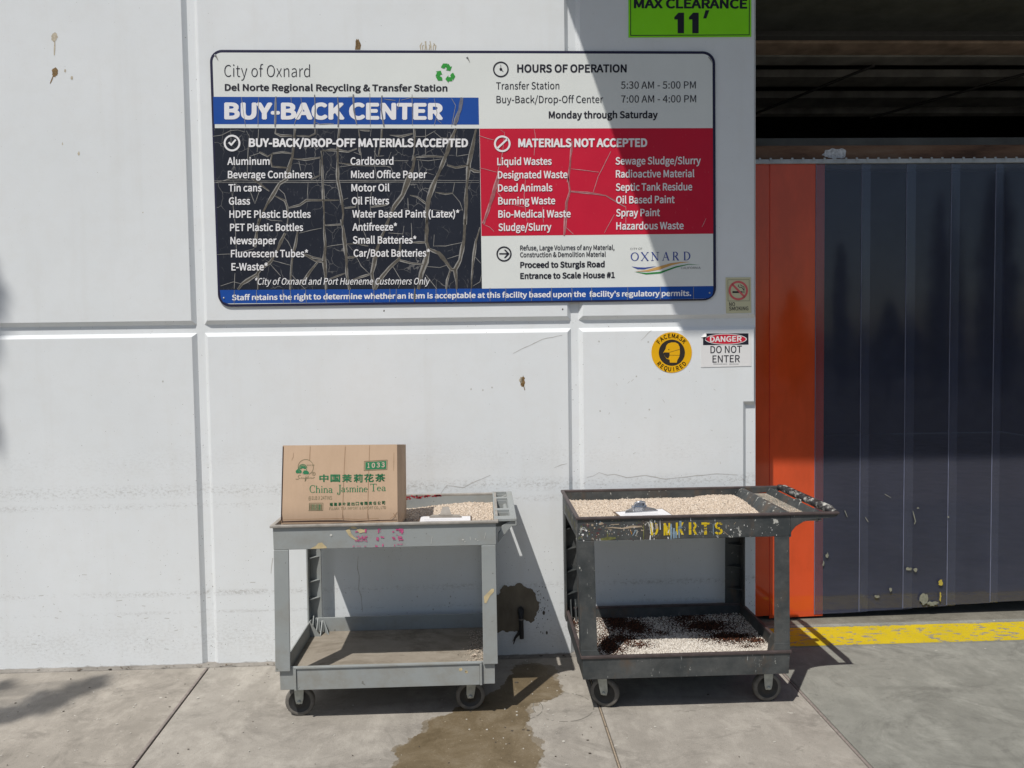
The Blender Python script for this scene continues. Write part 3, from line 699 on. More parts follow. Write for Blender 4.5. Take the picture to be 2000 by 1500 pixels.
for wz, pts in ((5, [(255, 390), (270, 500), (285, 600)]), (5, [(375, 390), (370, 600)]), (10, [(495, 388), (490, 600)]), (4, [(600, 390), (605, 430)]), (5, [(670, 390), (680, 480), (630, 560), (625, 590)]), (9, [(765, 375), (770, 470), (765, 600)]), (9, [(925, 390), (935, 480), (930, 600)]), (9, [(1035, 372), (1040, 480), (1060, 585)]), (7, [(1150, 362), (1155, 600)]), (9, [(1235, 380), (1230, 480), (1250, 600)]), (5, [(1360, 400), (1345, 480)]), (8, [(1445, 372), (1450, 590)]), (5, [(1600, 400), (1620, 500), (1600, 590)]), (4, [(1720, 400), (1750, 450), (1720, 600)]), (30, [(1792, 395), (1778, 480), (1742, 585)]), (7, [(1250, 405), (1330, 415)]), (6, [(1370, 412), (1440, 395), (1560, 400)]), (4, [(1000, 390), (1030, 385)]), (6, [(760, 560), (800, 580), (900, 575)]), (5, [(1610, 540), (1650, 575)])):
    crack(bb, wz, Z1(pts), 2, 3)
bb.build('banner_panel', [V_blue, V_txt, plain('grey banner backing', (.16, .17, .22), .8, .2, .3, 60), V_crl], sroot, SL)

# black panel with the accepted list
ap = MB(); pxpoly(ap, [(417.9, 250.2), (936.2, 251), (941.3, 563.6), (429.3, 566.4)], P1_, 0)
T2 = SG-.0026
A = lambda s, x0, y0, x1, y1, cap=14.6, off=.026, sh=0.: tx(ap, s, x0, y0, x1, y1, cap, 1, off, sh, T2)
ring(ap, (453.2, 279.4), 16.3, 3.7, T2, 1); pxpoly(ap, [(445.5, 279), (448, 276.6), (451.6, 280.2), (459.2, 271.3), (461.8, 273.6), (451.8, 285.4)], T2, 1)
A('BUY-BACK/DROP-OFF MATERIALS ACCEPTED', 486, 287.2, 914, 287.6, 17.2, .05)
for s, x0, y, x1 in (('Aluminum', 444, 322.2, 526.6), ('Beverage Containers', 445, 348.2, 609.6), ('Tin cans', 446.2, 374.2, 511), ('Glass', 447, 400, 488.4), ('HDPE Plastic Bottles', 448, 425.6, 606.8), ('PET Plastic Bottles', 449.2, 451.4, 592), ('Newspaper', 450, 477.2, 540), ('Fluorescent Tubes*', 451, 502.6, 601.8), ('E-Waste*', 452, 528.4, 523),
                     ('Cardboard', 684.6, 322, 768.4), ('Mixed Office Paper', 685.6, 348, 833.6), ('Motor Oil', 686.2, 374, 760.8), ('Oil Filters', 687, 399.6, 760), ('Water Based Paint (Latex)*', 688, 425, 897), ('Antifreeze*', 688.4, 450.6, 775.4), ('Small Batteries*', 689.2, 476, 813.2), ('Car/Boat Batteries*', 690.6, 501.6, 839.8)):
    A(s, x0, y, x1, y-.2)
A('*City of Oxnard and Port Hueneme Customers Only', 498, 556.2, 839.6, 555.6, 13, .008, .22)
for wz, pts in ((30, [(1752, 75), (1725, 140), (1690, 240), (1655, 330), (1610, 430), (1590, 480), (1562, 560), (1550, 640), (1545, 740)]), (26, [(1890, 80), (1868, 200), (1842, 320), (1832, 430), (1825, 500), (1820, 650), (1815, 745)]), (15, [(1840, 350), (1880, 372), (1918, 378)]),
                (30, [(1465, 270), (1450, 350), (1420, 430), (1380, 540), (1320, 620), (1290, 690), (1262, 760)]), (11, [(1460, 75), (1465, 150), (1460, 240), (1445, 300)]), (10, [(1475, 275), (1560, 268), (1660, 272)]), (6, [(1478, 292), (1560, 300), (1650, 288)]), (16, [(1690, 330), (1750, 348), (1840, 332)]), (9, [(1610, 520), (1680, 532), (1730, 525)]), (5, [(1730, 525), (1742, 455)]), (7, [(1730, 530), (1780, 590), (1800, 650)]),
                (12, [(1430, 540), (1480, 552), (1530, 590), (1545, 600)]), (17, [(938, 75), (930, 150), (925, 250), (926, 430), (940, 500), (955, 580), (965, 680), (958, 750)]), (12, [(812, 230), (820, 330), (822, 440), (826, 560), (830, 660), (835, 750)]), (22, [(628, 75), (620, 180), (610, 270), (590, 340), (568, 430), (520, 460), (480, 530), (430, 610), (390, 690), (368, 750)]),
                (11, [(495, 75), (492, 108), (530, 125), (610, 125)]), (11, [(615, 285), (700, 292), (805, 278)]), (10, [(470, 250), (540, 240), (610, 250)]), (12, [(470, 250), (460, 300), (470, 340), (580, 350)]), (9, [(380, 240), (440, 270), (470, 250)]), (6, [(375, 80), (365, 240)]), (8, [(310, 270), (400, 240)]), (7, [(290, 90), (310, 130), (300, 250), (295, 400)]), (12, [(320, 420), (380, 460), (450, 512)]), (8, [(65, 455), (180, 425), (300, 430)]),
                (10, [(490, 545), (560, 580), (575, 620), (580, 700), (575, 750)]), (13, [(585, 628), (660, 610), (710, 575), (830, 575), (935, 575)]), (6, [(720, 450), (715, 570)]), (9, [(805, 290), (805, 400), (740, 430)]), (3, [(65, 440), (600, 440), (1000, 437), (1500, 437), (1915, 437)]), (3, [(65, 452), (600, 452), (1200, 448), (1915, 452)]), (10, [(935, 315), (1010, 325), (1100, 330)]), (6, [(940, 342), (1020, 332), (1300, 340)]), (9, [(770, 80), (770, 110), (730, 130), (640, 125)]),
                (11, [(815, 232), (880, 225), (940, 228), (1000, 238), (1060, 215)]), (12, [(1072, 80), (1080, 140), (1078, 230), (1090, 260)]), (7, [(1160, 80), (1155, 130)]), (12, [(1235, 80), (1230, 180), (1210, 270)]), (7, [(1300, 240), (1280, 290)]), (8, [(1180, 230), (1200, 270), (1250, 265)]), (10, [(1290, 120), (1370, 130), (1450, 110)]), (9, [(1080, 85), (1150, 90)]), (8, [(1470, 130), (1540, 130), (1610, 90)]), (5, [(1600, 100), (1650, 140), (1710, 145)]), (6, [(1310, 300), (1420, 300)]),
                (9, [(975, 630), (1050, 622), (1060, 590)]), (6, [(970, 570), (1000, 560)]), (9, [(1160, 622), (1280, 605)]), (6, [(1065, 520), (1070, 610), (1080, 750)]), (6, [(1160, 520), (1155, 620), (1165, 750)]), (5, [(1240, 330), (1300, 350), (1330, 440)]), (7, [(500, 480), (555, 530), (570, 580)]), (6, [(50, 130), (120, 120), (180, 90), (230, 85), (280, 100)]), (4, [(1540, 75), (1540, 260)]), (4, [(1760, 150), (1755, 270)]), (4, [(1760, 268), (1840, 255)]), (4, [(1415, 560), (1420, 650)]), (5, [(1590, 640), (1700, 660), (1800, 640)]), (4, [(400, 690), (460, 715), (540, 720)]), (5, [(1490, 300), (1500, 440)]), (6, [(1540, 380), (1600, 400)]), (7, [(1190, 160), (1185, 340), (1200, 430)]), (5, [(1040, 240), (1090, 260), (1095, 300)]), (5, [(655, 300), (670, 370)]), (5, [(400, 450), (350, 600), (300, 470)]), (5, [(190, 520), (205, 700), (215, 750)])):
    crack(ap, wz, ZA(pts), 2, 3)
for wz, pts in ((17, [(378, -10), (360, 90), (350, 190)]), (22, [(560, 90), (530, 150), (500, 220), (460, 290), (390, 340), (360, 380), (260, 445), (232, 484)]), (15, [(650, 60), (635, 160), (610, 260), (600, 370), (595, 484)]), (20, [(832, -5), (832, 80), (840, 170), (832, 280), (842, 380), (845, 484)]), (20, [(950, -5), (965, 60), (972, 130), (985, 250), (990, 380), (1008, 484)]), (11, [(840, 36), (950, 30)]), (7, [(850, 185), (940, 170), (985, 165)]), (8, [(660, 90), (740, 70), (815, 55)]),
                (15, [(835, 292), (770, 285), (720, 255), (690, 240)]), (15, [(785, 295), (740, 350), (700, 410), (670, 440)]), (12, [(995, 262), (1060, 255)]), (9, [(980, 165), (1060, 165), (1140, 180)]), (22, [(1265, 50), (1220, 140), (1195, 220), (1180, 310), (1165, 370), (1180, 484)]), (24, [(1365, 150), (1355, 270), (1290, 330), (1240, 390), (1200, 450), (1190, 484)]), (30, [(1548, -5), (1545, 150), (1560, 200), (1540, 290), (1510, 370), (1490, 482)]), (26, [(1560, 200), (1630, 230), (1680, 290), (1720, 345), (1750, 345)]), (24, [(1815, -5), (1805, 150), (1780, 280), (1745, 345), (1755, 430), (1755, 480)]),
                (12, [(1715, 345), (1690, 420), (1685, 480)]), (11, [(1360, 280), (1440, 300), (1520, 310)]), (11, [(1450, 155), (1540, 155)]), (13, [(1920, 50), (1890, 150), (1870, 300), (1860, 430), (1858, 476)]), (6, [(1540, 322), (1640, 330), (1700, 310)]), (6, [(1600, 100), (1595, 180), (1680, 180), (1800, 155)]), (6, [(1690, 270), (1750, 250), (1785, 240)]), (6, [(1540, 380), (1620, 480)]), (6, [(1310, 320), (1370, 420), (1350, 475)]), (8, [(600, 375), (660, 440), (700, 482)]), (8, [(610, 210), (580, 150), (555, 120)]), (8, [(80, 240), (200, 235), (345, 200)]), (7, [(470, 280), (600, 315)]), (9, [(690, 235), (760, 262), (820, 272)]), (10, [(370, 350), (370, 484)]), (7, [(110, 460), (200, 430), (260, 445)]), (4, [(210, 370), (205, 480)]), (9, [(870, 410), (980, 370)]), (10, [(1030, 415), (1160, 375)]), (5, [(1060, 260), (1090, 320), (1150, 375)]), (7, [(1870, 460), (1920, 430), (1930, 380)]), (6, [(1880, 250), (1925, 300)]), (6, [(450, 300), (530, 390)]), (5, [(1100, 60), (1130, 130)]), (5, [(1390, 40), (1380, 100)]), (5, [(1440, 20), (1445, 150)]), (5, [(210, -5), (220, 200)]), (8, [(1280, 90), (1380, 95)])):
    crack(ap, wz, ZBt(pts), 2, 3)
ap.build('accepted_panel', [V_black, V_txt, V_crk, V_crl], sroot, SL)

# red panel
rp = MB(); pxpoly(rp, [(936.8, 251.2), (1392.2, 250.2), (1393.1, 456.4), (940.4, 461)], P1_, 0)
ring(rp, (981, 280.8), 16.2, 3.7, T2, 1); ribbon(rp, [(970.5, 290.5), (991.5, 271)], 3.7, T2, 1, taper=False)
B_ = lambda s, x0, y0, x1, y1, cap=14.6, off=.026: tx(rp, s, x0, y0, x1, y1, cap, 1, off, 0., T2)
B_('MATERIALS NOT ACCEPTED', 1012.2, 287.8, 1264, 287.2, 17.2, .05)
for s, x0, y, x1 in (('Liquid Wastes', 971.2, 322.8, 1077.4), ('Designated Waste', 972.2, 348.8, 1108.2), ('Dead Animals', 972.6, 374.4, 1078.8), ('Burning Waste', 973, 399.8, 1084.4), ('Bio-Medical Waste', 973.2, 425.4, 1114.6), ('Sludge/Slurry', 973.5, 451.2, 1076.8),
                     ('Sewage Sludge/Slurry', 1202.2, 321.6, 1368.6), ('Radioactive Material', 1202.8, 347, 1356.2), ('Septic Tank Residue', 1202.8, 372.8, 1352), ('Oil Based Paint', 1203.4, 397.6, 1317.6), ('Spray Paint', 1203.4, 423, 1289), ('Hazardous Waste', 1203.6, 448.6, 1335.2)):
    B_(s, x0, y, x1, y-.9)
for wz, pts, f in ((14, [(705, 700), (695, 800), (685, 900), (675, 985)], Zr1), (8, [(975, 770), (930, 860), (880, 960)], Zr1), (5, [(440, 610), (450, 680), (440, 800)], Zr1), (4, [(690, 890), (890, 915)], Zr1), (5, [(55, 660), (130, 685), (160, 690)], Zr1), (5, [(205, 620), (235, 640), (220, 780), (190, 900), (175, 990)], Zr1), (4, [(60, 885), (180, 915)], Zr1), (15, [(675, 10), (690, 120), (665, 200), (655, 360), (650, 430)], Zr2), (9, [(690, 120), (850, 135), (940, 150), (1010, 190), (1080, 230)], Zr2), (8, [(890, 10), (850, 135)], Zr2), (26, [(195, 0), (160, 120), (120, 250), (85, 345)], Zr2), (6, [(85, 350), (130, 370), (160, 400)], Zr2), (6, [(1000, 280), (930, 410)], Zr2), (5, [(180, 120), (240, 200), (370, 230)], Zr2), (5, [(660, 370), (715, 420)], Zr2), (4, [(380, 20), (370, 150), (390, 330)], Zr2), (4, [(1080, 230), (1080, 360)], Zr2), (4, [(500, 230), (505, 340)], Zr2), (4, [(1640, 310), (1610, 370)], Zr2)):
    crack(rp, wz, f(pts), 2, 3)
rp.build('refused_panel', [V_red, V_txt, V_crr, plain('pink curl and highlight', (.55, .28, .30), .6, .3, .3, 60)], sroot, SL)  # pink strip doubles as the highlight painted beside wide cracks

# notice bar along the bottom
nb = MB()
nb.poly([Wl(x, y, P1_) for x, y in [(429.6, 566.4), (940, 563.7), (1393.1, 558.6), (1393.2, 566), (1391, 577), (1384, 582), (1376, 583.3), (940, 589.3), (444, 592.6), (436, 590), (431.4, 583)]], 0)
tx(nb, "Staff retains the right to determine whether an item is acceptable at this facility based upon the  facility's regulatory permits.", 453, 586.6, 1349.8, 578, 11, 1, .034, 0., T1)
for i, xx in enumerate([(205, 0), (360, 0), (545, 0), (595, 0), (705, 0), (845, 0), (1010, 0), (1180, 0), (1290, 0), (1335, 0), (1465, 6), (1612, 0), (1685, 0), (1755, 0), (1858, 0), (1990, 0), (2100, 0), (2280, 0), (2420, 0), (2560, 0), (2700, 0), (2950, 0), (3180, 0), (3410, 0)]):
    x = 400+xx[0]/3.5714; yb = 566.5-(x-430)*.0083; crack(nb, 12 if xx[1] else 5, [(x, yb), (x+random.uniform(-1.5, 1.5), yb+13), (x+random.uniform(-1, 1), yb+26)], 2, 3, KP)
nb.build('notice_panel', [V_blue, V_txt, V_crk, V_crl], sroot, SL)
for (x, y) in ((420, 108), (912, 112), (1385, 112), (437, 582), (1386, 572), (655, 577)):
    s = MB(); c = Wl(x, y, SG-.001); s.lathe([(0, -.0025), (.0035, -.002), (.0045, 0)], c, (0, 1, 0), 0, 12); s.build('screw', M_galv, sroot, SL)
    if y < 120:
        s2 = MB()
        for k in range(4): ribbon(s2, [(x-1+k, y), (x+2+k*1.2, y+4+k*2)], 1.4, SG-.0012, 0, jit=.3)
        s2.build('torn_vinyl', V_crl, sroot, SL)

# ------------------------------------------------------------------ small signs
cs = empty('clearance_sign', Wl(1347, 18, -.002), 'bright green height clearance sign reading 11 feet, above the information sign', 'sign')
c_ = MB(); V_lime = vinyl('lime vinyl', (.26, .80, .012), .4)
c_.prism([Wl(x, y, -.004) for x, y in ((1227.6, -40), (1467.4, -40), (1467.2, 71.5), (1227.8, 72.8))], (0, .0035, 0), 0)
for (a, b) in (((1231.6, -36), (1231.8, 69)), ((1463.6, -36), (1463.4, 68)), ((1231.2, 69.2), (1464, 68))): ribbon(c_, [a, b], 1.5, -.0046, 1, taper=False)
text(c_, 'MAX CLEARANCE', 1238, 16.3, 1459.5, 17, 19, -.0048, 1, .045)
for x in (1317, 1345.6): pxpoly(c_, [(x, 33.5), (x+8, 24.8), (x+19, 24.8), (x+19, 65), (x+6.5, 65), (x+6.5, 38), (x, 38)], -.0048, 1)
pxpoly(c_, [(1378, 20), (1385.5, 20), (1379.5, 36), (1373.5, 36)], -.0048, 1)
c_.build('sign_plate', [V_lime, V_ink], cs, cs.location, recalc=False)

ns = empty('no_smoking_sign', Wl(1442, 576, -.002), 'small cream no smoking sign beside the orange strip', 'sign')
n_ = MB(); V_cream = vinyl('cream plastic', (.62, .60, .40), .4); V_rose = vinyl('rose print', (.70, .14, .15), .45)
n_.prism([Wl(x, y, -.004) for x, y in ((1417.6, 542), (1466.4, 541.4), (1467.4, 610.6), (1418.6, 611.6))], (0, .0035, 0), 0)
ring(n_, (1442, 567.5), 19, 4, -.0052, 2); ribbon(n_, [(1429.5, 554.5), (1455, 580.5)], 3.8, -.0052, 2, taper=False)
pxpoly(n_, [(1430.6, 568.8), (1449.6, 568.8), (1449.6, 572.2), (1430.6, 572.2)], -.0048, 1)
for x in (1450.6, 1452.8): pxpoly(n_, [(x, 568.8), (x+1, 568.8), (x+1, 572.2), (x, 572.2)], -.0048, 1)
ribbon(n_, [(1443.5, 556), (1441.5, 558.5), (1444, 561), (1449, 561.5), (1451, 564), (1453, 567.5)], 1.3, -.0048, 1, taper=False); ribbon(n_, [(1446, 556), (1449, 558.5), (1453, 560), (1453.5, 567.5)], 1.1, -.0048, 1, taper=False)
for a, b in (((1421.6, 546.4), (1463.2, 546)), ((1421.6, 546.4), (1422, 588)), ((1463.2, 546), (1463.6, 587.6)), ((1422, 588), (1463.6, 587.6))): ribbon(n_, [a, b], .5, -.0046, 1, taper=False)
text(n_, 'NO', 1424.2, 597.8, 1435.6, 597.7, 7.4, -.0048, 1, .012); text(n_, 'SMOKING', 1424, 606.4, 1461.6, 606, 7.4, -.0048, 1, .012)
n_.build('sign_plate', [V_cream, V_ink, V_rose], ns, ns.location)

ms = empty('facemask_sticker', Wl(1312, 688, -.001), 'round yellow facemask required sticker left of the danger sign', 'sticker')
f_ = MB(); V_yel = vinyl('yellow vinyl', (.80, .43, .006), .4); V_brn = vinyl('dark brown print', (.035, .028, .022), .45)
MC = (1311.8, 688.4)
f_.prism([Wl(MC[0]+39.6*math.cos(2*math.pi*i/56), MC[1]+39.6*math.sin(2*math.pi*i/56), -.0016) for i in range(56)], (0, .001, 0), 0)
disc(f_, (1312.2, 688.8), 25.6, -.0021, 1)
S = lambda x, y: (1220+x/5.356, 520+y/5.356)
pxpoly(f_, [S(*p) for p in ((405, 905), (428, 865), (436, 830), (455, 808), (490, 797), (530, 797), (560, 812), (575, 845), (578, 900), (572, 945), (550, 985), (545, 1008), (474, 1008), (470, 978), (440, 968), (420, 945))], -.0025, 0)
pxpoly(f_, [S(*p) for p in ((413, 901), (470, 902), (470, 935), (456, 968), (425, 950), (406, 912))], -.0029, 1)
disc(f_, S(462, 872), 1.1, -.0029, 1, 10)
for a, b in (((470, 900), (575, 870)), ((470, 930), (572, 932))): ribbon(f_, [S(*a), S(*b)], .6, -.0029, 1, taper=False)
def arctext(mb, s, c, r, a0, a1, cap, plane, mi, top=True, off=.03):
    n = len(s)
    for i, ch in enumerate(s):
        a = math.radians(a0+(a1-a0)*(i/(n-1))); vs, fs = glyphs(ch, off); xs = [v.x for v in vs]; m = (min(xs)+max(xs))/2; k = cap/CAPH
        if top: er = Vector((math.cos(a), -math.sin(a))); up = er; rt = Vector((math.sin(a), math.cos(a)))
        else: er = Vector((math.cos(a), -math.sin(a))); up = -er; rt = Vector((-math.sin(a), -math.cos(a)))
        o = Vector(c)+er*r
        mb.add([Wl(*(o+rt*(v.x-m)*k*.9+up*v.y*k), plane) for v in vs], fs, mi)
arctext(f_, 'FACEMASK', MC, 28.6, 141, 41, 8, -.0022, 1)
arctext(f_, 'REQUIRED', MC, 36.8, 222, 318, 8, -.0022, 1, False)
f_.build('sticker_face', [V_yel, V_brn], ms, ms.location)

ds = empty('danger_sign', Wl(1418, 680, -.002), 'white danger do not enter sticker with one curled corner', 'sign')
d_ = MB(); V_sw = vinyl('white sticker', (.74, .74, .74), .35, .05); V_dr = vinyl('danger red', (.58, .02, .045), .4)
d_.prism([Wl(x, y, -.0022) for x, y in ((1376.6, 650.6), (1466, 650), (1467.6, 715), (1369.4, 717.4), (1369, 658.6))], (0, .0015, 0), 0)
d_.poly([Wl(1376.6, 650.6, -.003), Wl(1369, 658.8, -.003), Wl(1380, 657.6, -.014), Wl(1379.6, 650.2, -.012)], 0)
pxpoly(d_, [(1377.5, 651.4), (1461.8, 651), (1462, 673), (1373.2, 674), (1373.2, 660)], -.0028, 1)
def ell(cx, cy, rx, ry, pl, mi): d_.poly([Wl(cx+rx*math.cos(2*math.pi*i/48), cy+ry*math.sin(2*math.pi*i/48), pl) for i in range(48)], mi)
ell(1417.6, 662.4, 41, 10.6, -.0032, 0); ell(1417.6, 662.4, 39.2, 9.2, -.0036, 2)
text(d_, 'DANGER', 1386.8, 668, 1448.6, 667, 11, -.004, 0, .035)
text(d_, 'DO NOT', 1387.6, 690, 1449, 689, 14, -.0028, 1, .012); text(d_, 'ENTER', 1391.6, 708.2, 1445, 707.4, 14, -.0028, 1, .012)
for x0, x1 in ((1393.5, 1419), (1424, 1443)):
    x = x0
    while x < x1: l = random.uniform(.8, 2.2); ribbon(d_, [(x, 711), (x+l, 710.9)], .9, -.0028, 1, taper=False); x += l+.7
d_.build('sticker_face', [V_sw, V_ink, V_dr], ds, ds.location)

# ------------------------------------------------------------------ utility carts
def cart_plastic(name, c, kind):
    m = Mat(name, .5, .4)
    n1 = m.noise(3.5, 6, .65); cc = m.ramp(n1, [(.3, tuple(v*.82 for v in c)), (.7, c)])
    z = m.sep(2)
    if kind == 'grey':
        d = m.math('ADD', m.noise(7, 6, .7), m.ramp(z, [(.12, .06), (.5, 0)]))
        cc = m.mix(m.ramp(d, [(.47, 0), (.72, .6)]), cc, (.215, .20, .165))
        cc = m.mix(m.ramp(m.noise(60, 4, .7, m.co((1, 1, .3))), [(.68, 0), (.76, .5)]), cc, (.45, .45, .42))
        cc = m.mix(m.ramp(m.noise(38, 3), [(.70, 0), (.73, .7)]), cc, (.13, .125, .11))
    else:
        cc = m.mix(m.ramp(m.noise(5, 6, .75), [(.40, 0), (.70, .75)]), cc, (.115, .117, .112))
        cc = m.mix(m.ramp(m.noise(14, 6, .7, m.co((.6, 1, 1), (2, 2, 2))), [(.48, 0), (.68, .7)]), cc, (.028, .033, .034))
        cc = m.mix(m.ramp(m.noise(9, 5, .7, m.co((1, 1, .4), (3, 1, 0))), [(.54, 0), (.68, .7)]), cc, (.10, .07, .048))
        up = m.ramp(m.math('DIVIDE', z, 1.0), [(.66, .0), (.76, .045)])
        s1 = m.math('ADD', m.noise(34, 5, .7, m.co((1, 1, .55))), up)
        s1 = m.math('ADD', s1, m.math('MULTIPLY', m.noise(3, 2, .5, m.co(None)), .06))
        cc = m.mix(m.ramp(s1, [(.69, 0), (.715, .9)]), cc, (.50, .50, .46))
        s2 = m.math('ADD', m.noise(26, 5, .7, m.co((.7, 1, 1), (5, 2, 1))), up)
        cc = m.mix(m.ramp(s2, [(.715, 0), (.735, .8)]), cc, (.10, .115, .05))
        s3 = m.noise(90, 3, .6, m.co((1, 1, .18), (1, 7, 3)))
        cc = m.mix(m.ramp(s3, [(.70, 0), (.73, .7)]), cc, (.42, .43, .42))
    m.col(cc); m.rough(m.ramp(m.noise(6, 4), [(.3, .42), (.7, .68)])); m.bump(m.noise(120, 4, .6), .12, .001); return m.m
M_gcart = cart_plastic('grey cart plastic', (.325, .35, .35), 'grey')
M_bcart = cart_plastic('black cart plastic', (.044, .051, .054), 'black')
M_brim = plain('worn brown black rim', (.075, .058, .056), .5, .4, .35, 25)
M_grim = plain('worn grey rim', (.33, .31, .28), .55, .35, .3, 25)
M_zinc = plain('zinc plate', (.46, .475, .43), .42, .5, .3, 40, .25)
M_tyre = plain('worn rubber tyre', (.16, .15, .135), .75, .25, .4, 30)
M_hub = plain('black wheel hub', (.028, .028, .028), .5, .4, .4, 40)
def dusty():
    m = Mat('dusty tray floor', .85, .2); c = m.ramp(m.noise(4, 6, .7), [(.3, (.235, .205, .165)), (.7, (.34, .305, .255))])
    c = m.mix(m.ramp(m.noise(2.6, 6, .75, m.co((1, 1.6, 1), (3.3, 1, 0)), .5), [(.5, 0), (.66, .75)]), c, (.14, .115, .085))
    c = m.mix(m.ramp(m.noise(40, 5, .75), [(.62, 0), (.72, .5)]), c, (.16, .145, .12)); m.col(c); return m.m
M_dust = dusty()

def caster(root, RL, x, y, yaw, dirx, mirror=False):
    """swivel caster: fork with plates (part), tyre and hub (sub-parts)"""
    R_ = .062; wx = x+dirx*.02; ca, sa = math.cos(yaw), math.sin(yaw)
    def rot(p): return (wx+p[0]*ca-p[1]*sa, y+p[0]*sa+p[1]*ca, p[2])
    f = MB()
    for sy in (-.021, .018):
        pr = [(-.022-dirx*.012, .148), (.022-dirx*.012, .148), (.017, .075), (.012, .056), (-.012, .056), (-.017, .075)]
        f.prism([rot((a, sy, b)) for a, b in pr], Vector(rot((0, .003, 0)))-Vector(rot((0, 0, 0))))
    f.box(x-.035, x+.035, y-.03, y+.03, .146, .152)
    f.lathe([(.0, -.006), (.007, -.006), (.008, -.002), (.008, 0)], rot((0, -.021, .064)), Vector(rot((0, 1, 0)))-Vector(rot((0, 0, 0))), 0, 10)
    fo = f.build('caster', M_zinc, root, RL, recalc=True)
    ax = Vector(rot((0, 1, 0)))-Vector(rot((0, 0, 0))); c = Vector(rot((0, 0, R_)))
    t = MB(); t.lathe([(.046, -.013), (.056, -.0145), (.0605, -.011), (R_, -.005), (R_, .005), (.0605, .011), (.056, .0145), (.046, .013)], c, ax, 0, 40); t.build('tyre', M_tyre, fo, RL, recalc=True)
    h = MB(); h.lathe([(.0, -.014), (.014, -.014), (.017, -.009), (.036, -.007), (.045, -.0125), (.0475, -.013), (.0475, .013), (.036, .007), (.017, .009), (0, .014)], c, ax, 0, 36); h.build('hub', M_hub, fo, RL, recalc=True)

def leg(root, RL, mat, px0, px1, x0b, x1b, yf, yi, zb, zt, side, flare=0.0, ribs=()):
    """angle-section leg: outer face, side face, stiffening ribs inside. px0..px1 = outer/inner x at the top, x0b..x1b at the foot"""
    m = MB(); t = .008; s = 1 if yi > yf else -1
    def face(xa, xb, xab, xbb, ya, yb): m.hexa([(xab, ya, zb), (xbb, ya, zb), (xbb, yb, zb), (xab, yb, zb), (xa, ya, zt), (xb, ya, zt), (xb, yb, zt), (xa, yb, zt)])
    face(px0, px1, x0b, x1b, yf, yf+s*t)
    if side < 0: face(px0, px0+t, x0b, x0b+t, yf+s*t*1.02, yi)
    else: face(px1-t, px1, x1b-t, x1b, yf+s*t*1.02, yi)
    for z in ribs:
        k = (z-zb)/(zt-zb); xa, xb = x0b+(px0-x0b)*k, x1b+(px1-x1b)*k
        if side < 0: tri = [(xa+t, yf+s*t, z), (xb-.006, yf+s*t, z-.004), (xa+t, yi-s*.006, z-.004)]
        else: tri = [(xb-t, yf+s*t, z), (xa+.006, yf+s*t, z-.004), (xb-t, yi-s*.006, z-.004)]
        m.prism(tri, (0, 0, .005))
    return m.build('leg', mat, root, RL, bevel=.002, recalc=True)

def tray_walls(m, x0, x1, y0, y1, z0, z1, t, tin, mi=0):
    """four walls leaning in by tin at the foot"""
    for a, b in (((x0, y0), (x1, y0)), ((x1, y0), (x1, y1)), ((x1, y1), (x0, y1)), ((x0, y1), (x0, y0))):
        d = Vector((b[0]-a[0], b[1]-a[1])).normalized(); n = Vector((-d.y, d.x))
        A = Vector(a); Bv = Vector(b); q = lambda p, o, e, z: (p.x+n.x*o+d.x*e, p.y+n.y*o+d.y*e, z)
        m.hexa([q(A, tin, tin, z0), q(Bv, tin, -tin, z0), q(Bv, tin+t, -tin-t, z0), q(A, tin+t, tin+t, z0), q(A, 0, 0, z1), q(Bv, 0, 0, z1), q(Bv, t, -t, z1), q(A, t, t, z1)], mi)
def rim(m, x0, x1, y0, y1, z, wo, wi, h, mi=0, skip=()):
    """rolled lip round the tray: a flat band standing out from the walls"""
    if 'f' not in skip: m.box(x0-wo, x1+wo, y0-wo, y0+wi, z-h, z, mi)
    if 'b' not in skip: m.box(x0-wo, x1+wo, y1-wi, y1+wo, z-h, z, mi)
    if 'l' not in skip: m.box(x0-wo, x0+wi, y0+wi, y1-wi, z-h, z, mi)
    if 'r' not in skip: m.box(x1-wi, x1+wo, y0+wi, y1-wi, z-h, z, mi)

# ---- grey cart
GL = Vector((-.42, -.36, 0))
groot = empty('grey_cart', GL, 'grey plastic two-shelf utility cart carrying the cardboard box', 'utility cart', 'utility carts against the wall')
gx0, gx1, gy0, gy1 = -.866, .037, -.664, -.066
t = MB(); tray_walls(t, gx0, gx1, gy0, gy1, .733, .833, .007, .001)
t.box(gx0+.006, gx1-.006, gy0+.006, gy1-.006, .737, .743)
t.build('top_tray', M_gcart, groot, GL, bevel=.002)
r_ = MB(); rim(r_, gx0, gx1, gy0, gy1, .8355, .010, .008, .011); r_.build('rim', M_grim, groot, GL, bevel=.003)
# handle end with cup wells
h = MB(); hx = [.029, .036, .096, .123]; hz1, hz0 = .836, .824
ys = [-.640, -.585, -.462, -.430, -.205, -.178, -.050, -.040]; holes = {1, 3, 5}
for j in range(len(ys)-1):
    ya, yb = ys[j], ys[j+1]
    if j in holes:
        h.box(hx[0], hx[1], ya, yb, hz0, hz1); h.box(hx[2], hx[3], ya, yb, hz0, hz1)
        for (a, b, c, d) in ((hx[1]-.002, hx[1]+.002, ya, yb), (hx[2]-.002, hx[2]+.002, ya, yb), (hx[1], hx[2], ya-.002, ya+.002), (hx[1], hx[2], yb-.002, yb+.002)):
            h.box(a, b, c, d, .79, hz0+.001)
        if j == 3: h.box(hx[1], hx[2], ya, yb, .786, .79)
    else: h.box(hx[0], hx[3], ya, yb, hz0, hz1)
h.box(.1165, .123, ys[0], ys[-1], .806, hz0-.0005)
h.build('handle_shelf', M_gcart, groot, GL, bevel=.0025)
